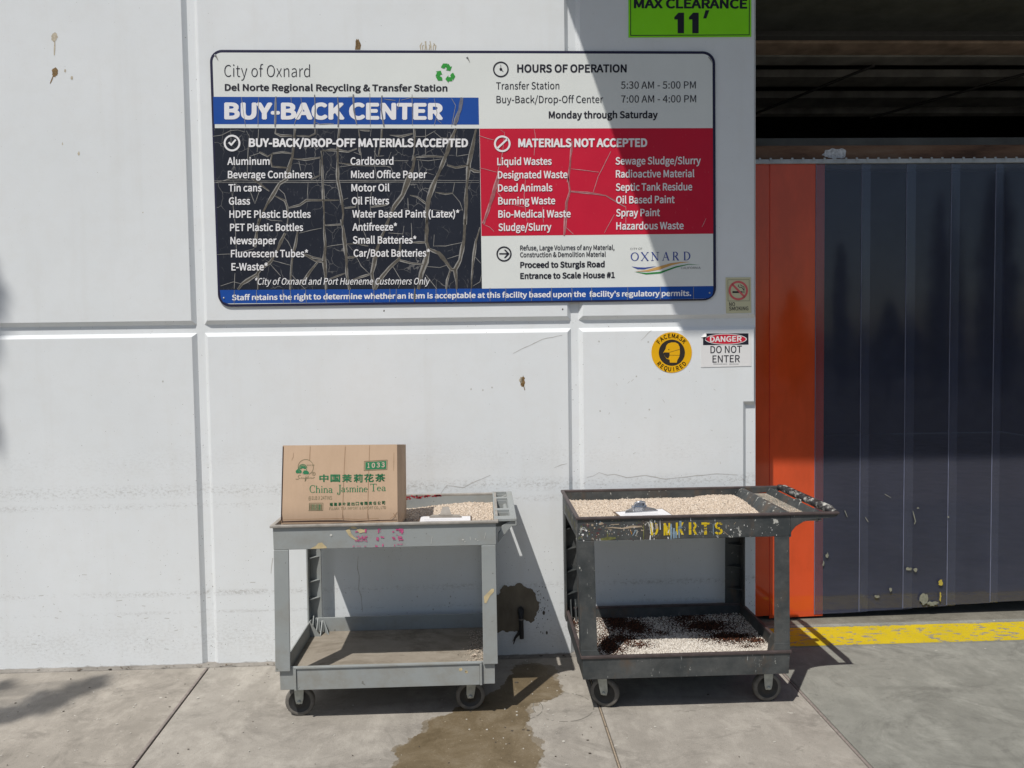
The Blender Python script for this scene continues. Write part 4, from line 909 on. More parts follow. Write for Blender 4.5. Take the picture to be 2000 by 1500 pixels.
for yb in (-.632, -.066):
    b = MB(); ptsb = [(972, 1057), (973, 1037.6), (977, 1033), (980, 1023), (986, 1019), (997, 1014), (1008.6, 1012), (1009.3, 1023), (998.5, 1024.4)]
    pw = [Wl(x, y, -.615) for x, y in ptsb]
    b.prism([(p.x, yb, p.z-.004) for p in pw], (0, .016, 0)); b.build('handle_bracket', M_gcart, groot, GL, bevel=.002, recalc=True)
hb2 = MB(); hb2.tube([(.086, -.612, .797), (.086, -.07, .797)], .0125, n=14); hb2.build('handle', M_gcart, groot, GL)
# legs
leg(groot, GL, M_gcart, -.8645, -.8045, -.8715, -.811, -.665, -.612, .232, .7325, -1, ribs=(.34, .43, .54, .64))
leg(groot, GL, M_gcart, -.024, .034, -.024, .036, -.665, -.612, .238, .7325, 1, ribs=(.34, .43, .54, .64))
leg(groot, GL, M_gcart, -.866, -.806, -.868, -.808, -.066, -.122, .225, .7325, -1, ribs=(.345, .43, .545, .64))
leg(groot, GL, M_gcart, -.026, .034, -.024, .036, -.066, -.122, .225, .7325, 1, ribs=(.345, .43, .545, .64))
# lower tray: main face stands proud of the corner blocks
t = MB(); tray_walls(t, -.858, .024, -.652, -.080, .149, .246, .007, .001)
t.box(-.852, .018, -.646, -.086, .170, .178, 1)
t.build('lower_tray', [M_gcart, M_dust], groot, GL, bevel=.002)
fr = MB(); fy = -.6645
fr.box(-.797, -.030, fy, -.6525, .2395, .2475); fr.box(-.797, -.788, fy, -.6525, .150, .2390); fr.box(-.039, -.030, fy, -.6525, .150, .2390)
fr.box(-.7875, -.0395, -.6585, -.6525, .150, .2390)
fr.build('tray_front', M_gcart, groot, GL, bevel=.0015)
gs = MB()
for k in range(3):
    for (xx, yy, dx, dy) in ((-.845+.02*k, -.10, 0, -1),): gs.prism([(xx, yy, .178), (xx, yy-.05, .178), (xx, yy, .262-.012*k)], (.004, 0, 0))
gs.prism([(-.85, -.15, .178), (-.80, -.15, .178), (-.85, -.15, .25)], (0, .004, 0)); gs.prism([(-.80, -.09, .178), (-.77, -.13, .178), (-.80, -.09, .235)], (.004, .003, 0))
gs.build('corner_gussets', M_gcart, groot, GL, recalc=True)
caster(groot, GL, -.800, -.560, 0.0, 0.0); caster(groot, GL, -.070, -.556, 0.05, -.6); caster(groot, GL, -.80, -.16, .5, -.6); caster(groot, GL, -.07, -.16, -.6, .6)
# paint marks and pink stencil on the front
M_cream = plain('cream paint splash', (.56, .46, .27), .6, .3, .25, 40); M_pink = plain('pink stencil paint', (.55, .10, .24), .65, .25, .35, 90); M_wchip = plain('white chips', (.6, .6, .56), .7, .2)
M_redc = plain('red chalky paint', (.5, .05, .07), .7, .2, .3, 150)
pm = MB(); FY = -.6648
def pblob(mb, cx, cy, rx, ry, mi, seed, plane, amp=.25):
    r = random.Random(seed); n = 9; q = ragged([Vector((cx+rx*math.cos(2*math.pi*i/n)*r.uniform(.7, 1.2), cy+ry*math.sin(2*math.pi*i/n)*r.uniform(.7, 1.2))) for i in range(n)], amp, 2, seed)
    mb.poly([Wl(p.x, p.y, plane) for p in q][::-1], mi)
pm.poly([Wl(x, y, FY-.0005) for x, y in ((606, 1071.8), (612, 1068.5), (617, 1066), (622, 1060.4), (629, 1059.6), (633, 1064), (637, 1067), (638.5, 1070.6), (624, 1071.4))], 0)
ribbon(pm, [(679, 1034), (684, 1044), (690, 1050), (697, 1054)], 8, FY-.0005, 0, jit=.3); pblob(pm, 706, 1037, 9, 4.5, 0, 3, FY-.0006); pblob(pm, 690, 1030.5, 8, 2.4, 0, 5, FY-.0004)
pxpoly(pm, [(946, 1178), (945, 1165), (952, 1158), (960, 1150), (965, 1150), (964.5, 1156), (957, 1164), (950, 1178)], -.6662, 0)
pblob(pm, 579.5+67, 1045, 2.6, 2.6, 2, 6, FY-.0005); 
for i, (x, y, a) in enumerate(((904, 1054, 2), (908, 1058, 1.2), (929, 1053, 1.3), (933, 1056, 1.2), (918.5, 1051, .8))): pblob(pm, x, y, a, a*.8, 2, 20+i, FY-.0005)
for a in ([(949, 1040), (946, 1052)], [(918, 1048), (919, 1055)], [(844, 1048), (842, 1062)]): ribbon(pm, a, 1.0, FY-.0005, 2)
frag = [(690, 700, 714, 718), (693, 712, 705, 712), (748, 772, 690, 716), (700, 775, 738, 746), (705, 770, 748, 758), (680, 775, 764, 768), (690, 775, 771, 776), (675, 690, 808, 812), (700, 730, 808, 811), (755, 782, 808, 811),
        (850, 872, 688, 694), (850, 858, 696, 718), (862, 870, 704, 709), (840, 856, 748, 770), (868, 892, 742, 752), (874, 886, 754, 766), (832, 838, 800, 812), (820, 848, 808, 814), (880, 902, 795, 810),
        (950, 966, 705, 713), (975, 1000, 690, 700), (1000, 1028, 688, 712), (1012, 1028, 712, 722), (958, 964, 716, 736), (975, 986, 728, 732), (948, 968, 745, 756), (990, 1028, 740, 755), (995, 1026, 758, 768), (955, 975, 758, 764), (955, 972, 797, 800), (965, 969, 797, 812), (980, 1025, 795, 799)]
r5 = random.Random(9)
for (a, b, c, d) in frag:
    n = max(1, int((b-a)/9))
    for k in range(n):
        if r5.random() < .12: continue
        x0, x1 = a+(b-a)*k/n, a+(b-a)*(k+r5.uniform(.75, 1.02))/n
        pxpoly(pm, [(500+x0/3.571, 840+(c+r5.uniform(-2, 2))/3.571), (500+x1/3.571, 840+(c+r5.uniform(-2, 2))/3.571), (500+(x1+r5.uniform(-2, 2))/3.571, 840+(d+r5.uniform(-2, 2))/3.571), (500+(x0+r5.uniform(-2, 2))/3.571, 840+(d+r5.uniform(-2, 2))/3.571)], FY-.0008, 1)
r6 = random.Random(4)
for k in range(60):    # red paint on the inside of the back wall
    x = r6.uniform(-.42, -.225); z = .818-(x+.42)*-.05+r6.uniform(-.008, .010)*max(.2, (-.2-x)*5); s = r6.uniform(.002, .006)
    pm.poly([(x-s, -.0742, z-s*.5), (x+s*1.6, -.0742, z-s*.6), (x+s, -.0742, z+s*.7), (x-s*.6, -.0742, z+s*.8)], 3)
pxs2 = [(575, 1315, 4), (581, 1318, 3)]
for i, (zx, zy, a) in enumerate(((250, 775, 6), (240, 790, 3), (318, 806, 5), (310, 800, 3))): pblob(pm, 860+(zx*1.0)/6.25+0*i, 1180+(zy+20)/6.25, a*.6, a*.55, 0, 33+i, -.6592)
pm.build('paint_marks', [M_cream, M_pink, M_wchip, M_redc], groot, GL)

# ---- black cart
BL = Vector((.86, -.36, 0))
broot = empty('black_cart', BL, 'black paint-spattered two-shelf utility cart holding pale litter on both shelves', 'utility cart', 'utility carts against the wall')
bx0, bx1, by0, by1 = .372, 1.262, -.664, -.062
t = MB()
# walls (front and back run on to the handle)
HX = 1.40
t.hexa([(bx0+.004, by0+.001, .741), (HX, by0+.001, .741), (HX, by0+.008, .741), (bx0+.004, by0+.008, .741), (bx0, by0, .838), (HX, by0, .838), (HX, by0+.007, .838), (bx0, by0+.007, .838)]) if False else None
t.box(bx0, bx1-.004, by0, by0+.007, .741, .838); t.box(bx0, bx1-.004, by1-.007, by1, .741, .838); t.box(bx0, bx0+.007, by0+.007, by1-.007, .741, .838)
t.box(bx0+.007, bx1-.01, by0+.007, by1-.007, .745, .751)
t.hexa([(1.188, by0+.0072, .751), (1.200, by0+.0072, .751), (1.200, by1-.0072, .751), (1.188, by1-.0072, .751), (1.252, by0+.0072, .8345), (1.268, by0+.0072, .8345), (1.268, by1-.0072, .8345), (1.252, by1-.0072, .8345)])   # sloping divider
t.box(1.2645, 1.395, by0+.012, by1-.012, .800, .806, 1)      # trough floor
t.hexa([(1.374, by0+.012, .797), (1.380, by0+.012, .797), (1.380, by1-.012, .797), (1.374, by1-.012, .797), (1.392, by0+.012, .835), (1.400, by0+.012, .835), (1.400, by1-.012, .835), (1.392, by1-.012, .835)])
t.build('top_tray', [M_bcart, plain('dusty trough', (.30, .28, .24), .85, .2, .45, 14)], broot, BL, bevel=.002)
# side arms curving out to the handle
prof = [(1541.5, 1048.5), (1542.5, 1046), (1546, 1038.5), (1555, 1028), (1570, 1019), (1590, 1014.3), (1608, 1012.6), (1630, 1010.5), (1637, 1003)]
pw = [Wl(x, y, -.664) for x, y in prof]
for yy, th in ((by0, .014), (by1-.014, .014)):
    a = MB(); pl = [(bx1-.0035, yy, .741)]+[(p.x, yy, p.z) for p in pw]+[(1.452, yy, .838), (bx1-.0035, yy, .838)]
    a.prism(pl, (0, th, 0)); a.build('handle_arm', M_bcart, broot, BL, bevel=.002, recalc=True)
md = MB(); md.box(1.396, 1.43, -.375, -.345, .806, .832); md.build('handle_rib', M_bcart, broot, BL, bevel=.003)
hd = MB(); hp = [(1.447, by0+.004, .833), (1.452, by0+.06, .835), (1.452, by1-.06, .835), (1.447, by1-.004, .833)]
hd.tube(hp, [.014, .019, .019, .014], n=16)
def handle_mat():
    m = Mat('paint smeared handle', .5, .4); c = m.ramp(m.noise(30, 5, .7, m.co((1, .6, 1))), [(.50, (.028, .026, .028)), (.56, (.16, .16, .155)), (.62, (.52, .52, .48))]); m.col(c); return m.m
hd.build('handle', handle_mat(), broot, BL)
r_ = MB()
r_.box(bx0-.008, 1.462, by0-.008, by0+.0085, .8285, .8405); r_.box(bx0-.008, 1.455, by1-.0085, by1+.008, .8285, .8405); r_.box(bx0-.008, bx0+.0085, by0+.009, by1-.009, .8285, .8405)
r_.build('rim', M_brim, broot, BL, bevel=.004)
leg(broot, BL, M_bcart, .3715, .4385, .381, .449, -.665, -.600, .252, .7405, -1, ribs=(.34, .45, .56, .66))
leg(broot, BL, M_bcart, 1.191, 1.253, 1.191, 1.257, -.665, -.600, .252, .7405, 1, ribs=(.34, .45, .56, .66))
leg(broot, BL, M_bcart, .372, .448, .375, .455, -.064, -.13, .21, .7405, -1, ribs=(.34, .45, .56, .66))
leg(broot, BL, M_bcart, 1.178, 1.256, 1.175, 1.256, -.064, -.13, .21, .7405, 1, ribs=(.34, .45, .56, .66))
for fi in (0, 1):
  ft = MB()   # flared feet of the front legs
  if fi == 0: ft.hexa([(.382, -.666, .250), (.466, -.666, .250), (.466, -.645, .250), (.382, -.645, .250), (.380, -.6658, .285), (.449, -.6658, .285), (.449, -.655, .285), (.380, -.655, .285)])
  if fi == 1: ft.hexa([(1.180, -.666, .258), (1.258, -.666, .258), (1.258, -.645, .258), (1.180, -.645, .258), (1.192, -.6658, .292), (1.2565, -.6658, .292), (1.2565, -.655, .292), (1.192, -.655, .292)])
  ft.build('leg_foot', M_bcart, broot, BL, bevel=.002)
t = MB(); tray_walls(t, .384, 1.256, -.668, -.072, .160, .250, .007, .004); t.box(.39, 1.25, -.660, -.08, .176, .182)
t.build('lower_tray', M_bcart, broot, BL, bevel=.002)
r_ = MB(); rim(r_, .384, 1.256, -.668, -.072, .262, .006, .009, .0125); r_.build('lower_rim', M_brim, broot, BL, bevel=.003)
n_ = MB(); n_.prism([(1.178, -.61, .182), (1.235, -.61, .182), (1.235, -.61, .30), (1.205, -.61, .315), (1.19, -.61, .29)], (0, .008, 0)); 
for k in range(3): n_.prism([(.40+.022*k, -.10, .182), (.40+.022*k, -.16, .182), (.40+.022*k, -.10, .31)], (.005, 0, 0))
n_.build('corner_gussets', M_bcart, broot, BL, recalc=True)
caster(broot, BL, .478, -.566, -.42, .8); caster(broot, BL, 1.197, -.560, .05, 0.0); caster(broot, BL, .48, -.17, .7, -.5); caster(broot, BL, 1.18, -.17, -.3, .5)
# yellow stencil letters, drips and smears on the black front
M_ys = cracked_paint('yellow stencil paint', (.62, .45, .012), (.06, .06, .055)); M_bd = plain('blue grey drip', (.21, .30, .38), .6, .3, .3, 60); M_wd = plain('white drip', (.72, .72, .72), .55, .3); M_tan = plain('tan smear', (.42, .34, .25), .65, .25, .35, 60)
M_mar = plain('maroon smear', (.12, .045, .05), .65, .25, .3, 60); M_olv = plain('olive smear', (.16, .165, .06), .7, .2, .4, 60); M_orp = plain('orange streak', (.45, .2, .02), .6, .3)
st = MB(); SP = -.6652
Sx = lambda x, y: (1110+x/6.06, 990+y/6.06)
def stn(polys):
    for p in polys: pxpoly(st, [Sx(*q) for q in p], SP, 0)
def bowl(cx, cy, rx, ry, t, a0, a1, ):
    n = 10; o = [(cx+rx*math.cos(math.radians(a0+(a1-a0)*i/n)), cy-ry*math.sin(math.radians(a0+(a1-a0)*i/n))) for i in range(n+1)]; inn = [(cx+(rx-t)*math.cos(math.radians(a0+(a1-a0)*i/n)), cy-(ry-t)*math.sin(math.radians(a0+(a1-a0)*i/n))) for i in range(n+1)]
    for i in range(n): stn([[o[i], o[i+1], inn[i+1], inn[i]]])
stn([[(972, 192), (1003, 190), (1005, 335), (975, 337)]]); bowl(1025, 260, 40, 74, 26, -84, 84)
stn([[(1128, 192), (1150, 190), (1178, 250), (1178, 335), (1160, 335), (1150, 280), (1150, 337), (1128, 338)], [(1185, 190), (1206, 189), (1206, 335), (1192, 336), (1185, 318)]])
stn([[(1272, 186), (1296, 185), (1298, 332), (1275, 333)], [(1335, 184), (1366, 183), (1335, 250), (1368, 330), (1340, 331), (1312, 262), (1312, 240)]])
stn([[(1425, 183), (1455, 182), (1457, 329), (1427, 330)], [(1470, 270), (1495, 262), (1525, 326), (1498, 328)]]); bowl(1478, 222, 40, 42, 24, -85, 85)
stn([[(1575, 184), (1670, 181), (1671, 208), (1576, 211)], [(1606, 214), (1640, 213), (1641, 328), (1608, 329)]])
bowl(1781, 222, 46, 44, 25, 20, 82); bowl(1781, 222, 46, 44, 25, 98, 250); bowl(1779, 288, 48, 40, 25, -160, -95); bowl(1779, 288, 48, 40, 25, -82, 70)
stn([[(1760, 240), (1790, 240), (1812, 262), (1780, 268)]])
for pts, wd, mi in (([(1215, 200), (1218, 385)], 3.2, 1), ([(1250, 250), (1250, 375)], 4, 1), ([(1275, 290), (1276, 372)], 3.5, 1), ([(1310, 230), (1312, 370)], 3.5, 1), ([(1328, 165), (1330, 260)], 6.5, 1), ([(1300, 260), (1350, 240)], 4, 1),
                    ([(985, 180), (998, 300)], 2.2, 2), ([(1085, 185), (1088, 270)], 3.4, 2), ([(972, 335), (968, 390)], 4.2, 2), ([(965, 240), (975, 320)], 2.2, 2), ([(1190, 270), (1180, 310)], 2.4, 2), ([(1180, 355), (1185, 380)], 2.4, 2), ([(1445, 120), (1450, 170)], 1.5, 2), ([(1015, 370), (1015, 390)], 2, 2), ([(1025, 160), (1025, 185)], 1.8, 2), ([(1040, 200), (1045, 260)], 7, 3),
                    ([(640, 255), (760, 235), (870, 232)], 5, 3), ([(430, 250), (520, 245), (640, 255)], 2.5, 3), ([(500, 210), (600, 205)], 3, 3), ([(470, 260), (520, 275)], 3, 3), ([(890, 215), (892, 395)], 2, 5), ([(465, 280), (462, 390)], 2.2, 5), ([(730, 265), (755, 325)], 2, 6), ([(800, 275), (760, 345)], 3.2, 1), ([(380, 385), (480, 375), (560, 370)], 6, 5), ([(1715, 200), (1722, 340)], 1.4, 1), ([(1840, 290), (1890, 335)], 1.4, 3), ([(1960, 205), (1985, 180)], 1.6, 3), ([(855, 360), (856, 395)], 1.5, 2), ([(375, 375), (377, 398)], 1.6, 2)):
    ribbon(st, [Sx(*p) for p in pts], wd, SP-.0004, mi, jit=.2)
for i, (x, y, a, b, mi) in enumerate(((390, 198, 62, 34, 3), (225, 215, 34, 32, 4), (285, 215, 26, 34, 3), (170, 330, 30, 26, 2), (215, 280, 22, 22, 2), (250, 320, 20, 18, 5), (350, 310, 40, 22, 4), (310, 250, 18, 20, 3), (130, 320, 12, 14, 2), (1925, 270, 22, 20, 2), (1895, 225, 18, 10, 3), (690, 318, 10, 12, 3), (520, 160, 26, 8, 3), (880, 240, 18, 8, 3), (375, 265, 60, 10, 4), (240, 265, 26, 12, 5), (160, 355, 22, 10, 3), (1505, 190, 6, 12, 2))):
    px, py = Sx(x, y); pblob(st, px, py, a/6.06*.5, b/6.06*.5, mi, 70+i, SP-.0003, .3)
r7 = random.Random(12)
for k in range(90):
    px, py = Sx(r7.uniform(110, 900), r7.uniform(160, 400)); s = r7.uniform(.4, 1.3); mi = r7.choice((2, 3, 3, 5, 4, 1))
    pxpoly(st, [(px+s*math.cos(a)*r7.uniform(.5, 1.5), py+s*math.sin(a)*r7.uniform(.5, 1.8)) for a in (0, 1.3, 2.5, 3.8, 5)], SP-.0005, mi)
for k in range(60):
    px, py = r7.uniform(1160, 1520), r7.uniform(1022, 1046); s = r7.uniform(.3, .9)
    pxpoly(st, [(px+s*math.cos(a)*.8, py+s*math.sin(a)*1.8) for a in (0, 1.3, 2.5, 3.8, 5)], SP-.0005, 2)
# faded letters on the left end
for k in range(7):
    y0 = -.58+k*.062
    for (dy, w_, z0, z1) in ((0, .012, .765, .80), (.022, .012, .765, .80)):
        if (k*3+int(dy*50)) % 4 == 3: continue
        st.poly([(.3712, y0+dy, z0), (.3712, y0+dy+w_, z0), (.3712, y0+dy+w_, z1), (.3712, y0+dy, z1)], 7)
st.build('paint_marks', [M_ys, M_bd, M_wd, M_tan, M_mar, M_olv, M_orp, plain('faded yellow paint', (.22, .21, .12), .8, .2, .4, 60)], broot, BL)

# ------------------------------------------------------------------ granular litter in the trays
def litter_mat(name, stops, dark=False):
    m = Mat(name, .9, .15)
    v = m.voro(240); g = m.sep(0, v)
    c = m.ramp(g, stops)
    if dark:
        k = m.math('ADD', m.attr('dark'), m.math('MULTIPLY', m.math('SUBTRACT', m.sep(1, v), .5), .75))
        dk = m.ramp(m.sep(2, v), [(.0, (.012, .009, .008)), (.55, (.03, .018, .013)), (.8, (.13, .045, .022)), (1, (.06, .03, .02))])
        c = m.mix(m.ramp(k, [(.47, 0), (.53, 1)]), c, dk)
    m.col(c); m.bump(m.voro(240, None, 'Distance'), .9, .003); return m.m
L_beige = litter_mat('beige clay litter', [(0, (.30, .235, .18)), (.15, (.48, .395, .31)), (.6, (.62, .525, .425)), (.9, (.76, .68, .59)), (1, (.14, .11, .085))])
L_white = litter_mat('white clay litter', [(0, (.36, .32, .27)), (.3, (.60, .56, .50)), (.8, (.78, .74, .68)), (1, (.25, .2, .15))], True)
def heap(name, x0, x1, y0, y1, zf, mat, RLoc, step=.0042, rough=.0022, attr=None, seed=1, clip=None):
    r = random.Random(seed); nx, ny = int((x1-x0)/step), int((y1-y0)/step); vs = []; vals = []
    for j in range(ny+1):
        for i in range(nx+1):
            x, y = x0+(x1-x0)*i/nx, y0+(y1-y0)*j/ny
            jx = r.uniform(-.35, .35)*step if 0 < i < nx else 0; jy = r.uniform(-.35, .35)*step if 0 < j < ny else 0
            vs.append((x+jx, y+jy, zf(x, y)+r.gauss(0, rough)))
            if attr: vals.append(attr(x, y))
    fs = [(j*(nx+1)+i, j*(nx+1)+i+1, (j+1)*(nx+1)+i+1, (j+1)*(nx+1)+i) for j in range(ny) for i in range(nx)]
    m = MB(); m.v = [Vector(v) for v in vs]; m.f = fs; m.mi = [0]*len(fs); m.sm = [False]*len(fs)
    return m.build(name, mat, None, RLoc, attr={'dark': vals} if attr else None)
ss_ = lambda a, b, x: (lambda t: t*t*(3-2*t))(min(1, max(0, (x-a)/(b-a))))
def gz(x, y):
    b = .762+.034*ss_(-.45, -.08, x)-.006*ss_(-.08, .03, x)
    return b+.012*ss_(-.35, -.62, y)*ss_(-.3, -.1, x)*0+.004*math.sin(x*9+y*5)
tag(heap('clay_litter', gx0+.0085, gx1-.0085, gy0+.0085, gy1-.0085, gz, L_beige, (-.4, -.36, .77), seed=2), 'beige granular litter heaped in the grey cart beside the cardboard box', 'litter', kind='stuff')
def bz(x, y):
    return .785+.014*ss_(.98, 1.12, x)*ss_(-.55, -.2, y)-.004*math.sin(x*4.2+1)+.003*math.sin(y*11+x*3)+.006*ss_(.55, .40, x)
tag(heap('clay_litter', bx0+.0075, 1.216, by0+.0075, by1-.0075, bz, L_beige, (.8, -.36, .78), seed=3), 'beige granular litter spread flat in the top tray of the black cart', 'litter', kind='stuff')
blobs = [(1205, 1215, 34, 24, 1.0), (1240, 1225, 30, 20, 1.0), (1200, 1200, 36, 10, .7), (1190, 1262, 26, 22, 1.0), (1215, 1250, 34, 14, .9), (1340, 1208, 50, 14, .85), (1380, 1222, 60, 12, 1.0), (1425, 1243, 50, 12, 1.0), (1290, 1238, 16, 5, .8), (1475, 1250, 22, 7, .9), (1250, 1262, 24, 6, .75), (1330, 1195, 80, 8, .75), (1420, 1205, 40, 12, .6), (1110, 1222, 26, 8, 1.0), (1120, 1236, 12, 8, .5), (1460, 1262, 20, 5, .7), (1265, 1200, 30, 6, .6)]
zl = .205; bw = []
for (px, py, rx, ry, k) in blobs:
    c = Gd(px, py, zl); ex = (Gd(px+rx, py, zl)-c).length; ey = (Gd(px, py+ry, zl)-Gd(px, py-ry, zl)).length/2; bw.append((c.x, c.y, ex, ey, k))
def dk(x, y):
    return max([0]+[k*math.exp(-.5*(((x-a)/ex)**2+((y-b)/ey)**2)*1.15) for a, b, ex, ey, k in bw])
def lz(x, y): return .207+.012*ss_(-.45, -.62, y)+.004*math.sin(x*7+y*9)+.006*ss_(.6, .4, x)
tag(heap('floor_litter', .394, 1.246, -.655, -.083, lz, L_white, (.8, -.36, .2), seed=4, attr=dk, rough=.0026), 'white litter patched with dark rusty grit in the lower tray of the black cart', 'litter', kind='stuff')
# spilled litter and scraps at the right end of the grey lower tray
sp = MB(); r8 = random.Random(8)
def pebble(mb, c, s, mi, rr):
    v = [Vector(c)+Vector((rr.uniform(.6, 1)*dx*s, rr.uniform(.6, 1)*dy*s, rr.uniform(.6, 1)*dz*s*.8)) for dx, dy, dz in ((1, 0, 0), (-1, 0, 0), (0, 1, 0), (0, -1, 0), (0, 0, 1), (0, 0, -1))]
    mb.add(v, [(0, 2, 4), (2, 1, 4), (1, 3, 4), (3, 0, 4), (2, 0, 5), (1, 2, 5), (3, 1, 5), (0, 3, 5)], mi)
for k in range(900):
    x, y = min(.008, r8.gauss(-.045, .035)), r8.uniform(-.63, -.14); d = max(0, -.07-x)
    if r8.random() < d*14: continue
    pebble(sp, (x, y, .180+r8.uniform(0, .004)), r8.uniform(.0018, .0042), 0 if r8.random() < .85 else 1, r8)
for k in range(9): pebble(sp, (r8.uniform(-.09, 0), r8.uniform(-.60, -.3), .186), r8.uniform(.007, .013), 1 if k % 2 else 0, r8)
tag(sp.build('spilled_litter', [L_beige, plain('dark scrap', (.11, .10, .09), .8, .2, .4, 60)]), 'loose beige grit spilled at the end of the grey cart lower tray', 'litter', kind='stuff')
# thin dust in the black trough
tr = MB()
for k in range(700):
    x, y = r8.uniform(1.275, 1.372), r8.uniform(-.62, -.10)
    if r8.random() < .4 and y > -.4: continue
    pebble(tr, (x, y, .807+r8.uniform(0, .003)), r8.uniform(.0015, .0038), 0, r8)
tag(tr.build('trough_litter', [L_beige]), 'pale grit lying in the handle trough of the black cart', 'litter', kind='stuff')

# ------------------------------------------------------------------ cardboard box
def cardboard():
    m = Mat('cardboard', .85, .15); c = m.ramp(m.noise(4, 5, .6), [(.3, (.50, .36, .25)), (.7, (.58, .42, .295))])
    fl_ = m.noise(60, 2, .5, m.co((1, 1, .02))); c = m.mix(m.ramp(fl_, [(.4, 0), (.7, .12)]), c, (.42, .29, .19)); m.col(c); m.bump(m.noise(7, 3, .5, m.co((3, 1, .4))), .5, .003); return m.m
M_card = cardboard(); M_cedge = plain('cardboard crease', (.34, .22, .14), .9, .1, .2, 60); M_pg = plain('green print ink', (.035, .21, .095), .7, .2, .2, 120); M_pb = plain('olive print ink', (.17, .165, .09), .7, .2, .2, 120); M_ptan = plain('unprinted card', (.55, .46, .36), .8, .15)
bfx0, bfx1 = Wl(551, 1019, -.602), Wl(776, 1016, -.602)
def BF(px, py):    # face of the box, leaning a little forward at the top
    ym = -.602+.042*(1018-py)/150.0; return at(px, py, 1, ym)
corner_px = {'bl': (548.5, 1020), 'br': (776.5, 1016), 'tl': (552.5, 870), 'tr': (775.5, 868)}
bx = MB(); n = 12
f = []
def edge(a, b, t): return (a[0]+(b[0]-a[0])*t, a[1]+(b[1]-a[1])*t)
rows, cols = 10, 14
G_ = []
for j in range(rows+1):
    t = j/rows; L = edge(corner_px['bl'], corner_px['tl'], t); R2 = edge(corner_px['br'], corner_px['tr'], t)
    for i in range(cols+1):
        s = i/cols; p = edge(L, R2, s); q = BF(*p); q.y += -.006*math.sin(math.pi*s)*math.sin(math.pi*t)
        if j == 0: q.y += .006; q.z -= .012+.004*math.sin(s*9)
        G_.append(q)
front = [(j*(cols+1)+i, j*(cols+1)+i+1, (j+1)*(cols+1)+i+1, (j+1)*(cols+1)+i) for j in range(rows) for i in range(cols)]
bx.add(G_, front, 0, True)
tl, tr_, bl, br = G_[rows*(cols+1)], G_[rows*(cols+1)+cols], G_[0], G_[cols]
D = .285
off_t = Vector((.0, D, -.040)); off_b = Vector((0, D, -.040))
tlb, trb = tl+off_t, tr_+Vector((.006, D, -.036)); blb, brb = bl+off_b, br+Vector((.006, D, -.040))
rc, lc = [G_[j*(cols+1)+cols] for j in range(rows+1)], [G_[j*(cols+1)] for j in range(rows+1)]
rb = [brb+(trb-brb)*(j/rows) for j in range(rows+1)]; lb = [blb+(tlb-blb)*(j/rows) for j in range(rows+1)]
rm_ = [rc[j]+(rb[j]-rc[j])*.30+Vector((.013*(1-.5*j/rows)+.003*math.sin(j), 0, 0)) for j in range(rows+1)]
o = len(bx.v); bx.add(rc+rm_+rb, [(j, j+rows+1, j+rows+2, j+1) for j in range(rows)]+[(j+rows+1, j+2*rows+2, j+2*rows+3, j+rows+2) for j in range(rows)], 0, False)
bx.add(lc+lb, [(j+1, j+rows+2, j+rows+1, j) for j in range(rows)], 0)
bx.add([G_[rows*(cols+1)+i] for i in range(cols+1)]+[tlb+(trb-tlb)*(i/cols) for i in range(cols+1)], [(i, i+1, i+cols+2, i+cols+1) for i in range(cols)], 0)
bx.poly([lb[0], rb[0], rb[-1], lb[-1]], 0); bx.poly([bl, br, brb, blb], 0)
BXR = Vector((-.6, -.45, .775))
xroot = empty('cardboard_box', BXR, 'tan cardboard tea carton printed in green, sitting at the end of the grey cart', 'box')
bo = bx.build('carton', M_card, xroot, BXR, recalc=True)
# top flap standing slightly open along the right edge, creases, dark left edge and the painted gap below
cr = MB(); off = Vector((0, -.0012, 0)); 
def bow(a, b):
    t = min(1, max(0, (1018-b)/149.0)); s = min(1, max(0, (a-(548.5+4*t))/(228.0-5*t))); return -.006*math.sin(math.pi*s)*math.sin(math.pi*t)
PB = lambda a, b: BF(a, b)+Vector((0, bow(a, b)-.0006, 0))
for (xa, ya, xb, yb) in ((674.5, 872, 669, 1014), (722, 870, 718, 1012), (606, 872, 605, 900)): ribbon(cr, [(xa, ya), ((xa+xb)/2, (ya+yb)/2), (xb, yb)], 1.1, None, 0, P=PB, taper=False)
ribbon(cr, [(551, 1015), (600, 1014), (660, 1012.6), (700, 1014.5), (740, 1012)], 1.4, None, 0, P=PB); ribbon(cr, [(776, 1000), (770, 1008), (762, 1013)], 1.2, None, 0, P=PB); ribbon(cr, [(768, 1002), (774, 1010)], 1.2, None, 0, P=PB); ribbon(cr, [(573, 884), (573, 892), (570, 899)], .8, None, 0, P=PB)
ribbon(cr, [(769.5, 884), (769, 920)], .9, None, 0, P=PB)
ribbon(cr, [(549.6, 1017), (551.4, 945), (553.2, 872)], 2.2, None, 1, P=PB, taper=False)
ribbon(cr, [(549, 1019.6), (620, 1018.6), (700, 1018), (776, 1015.6)], 1.8, None, 1, P=PB, taper=False)  # shade of the gap under the lifted front edge, painted on the card
cr.build('creases', [M_cedge, plain('dark card edge and gap', (.06, .035, .03), .9, .1, .2, 60)], bo, BXR)
pr_ = MB(); Bz = lambda x, y: (530+x/6.6667, 850+y/6.6667)
PQ = lambda a, b: BF(a, b)+Vector((0, bow(a, b)-.0009, 0)); PQ2 = lambda a, b: BF(a, b)+Vector((0, bow(a, b)-.0013, 0))
def bpoly(pts, mi, P=PQ): pr_.poly([P(*Bz(*p)) for p in pts], mi)
def brib(pts, wd, mi, P=PQ, taper=False): ribbon(pr_, [Bz(*p) for p in pts], wd, None, mi, P=P, taper=taper)
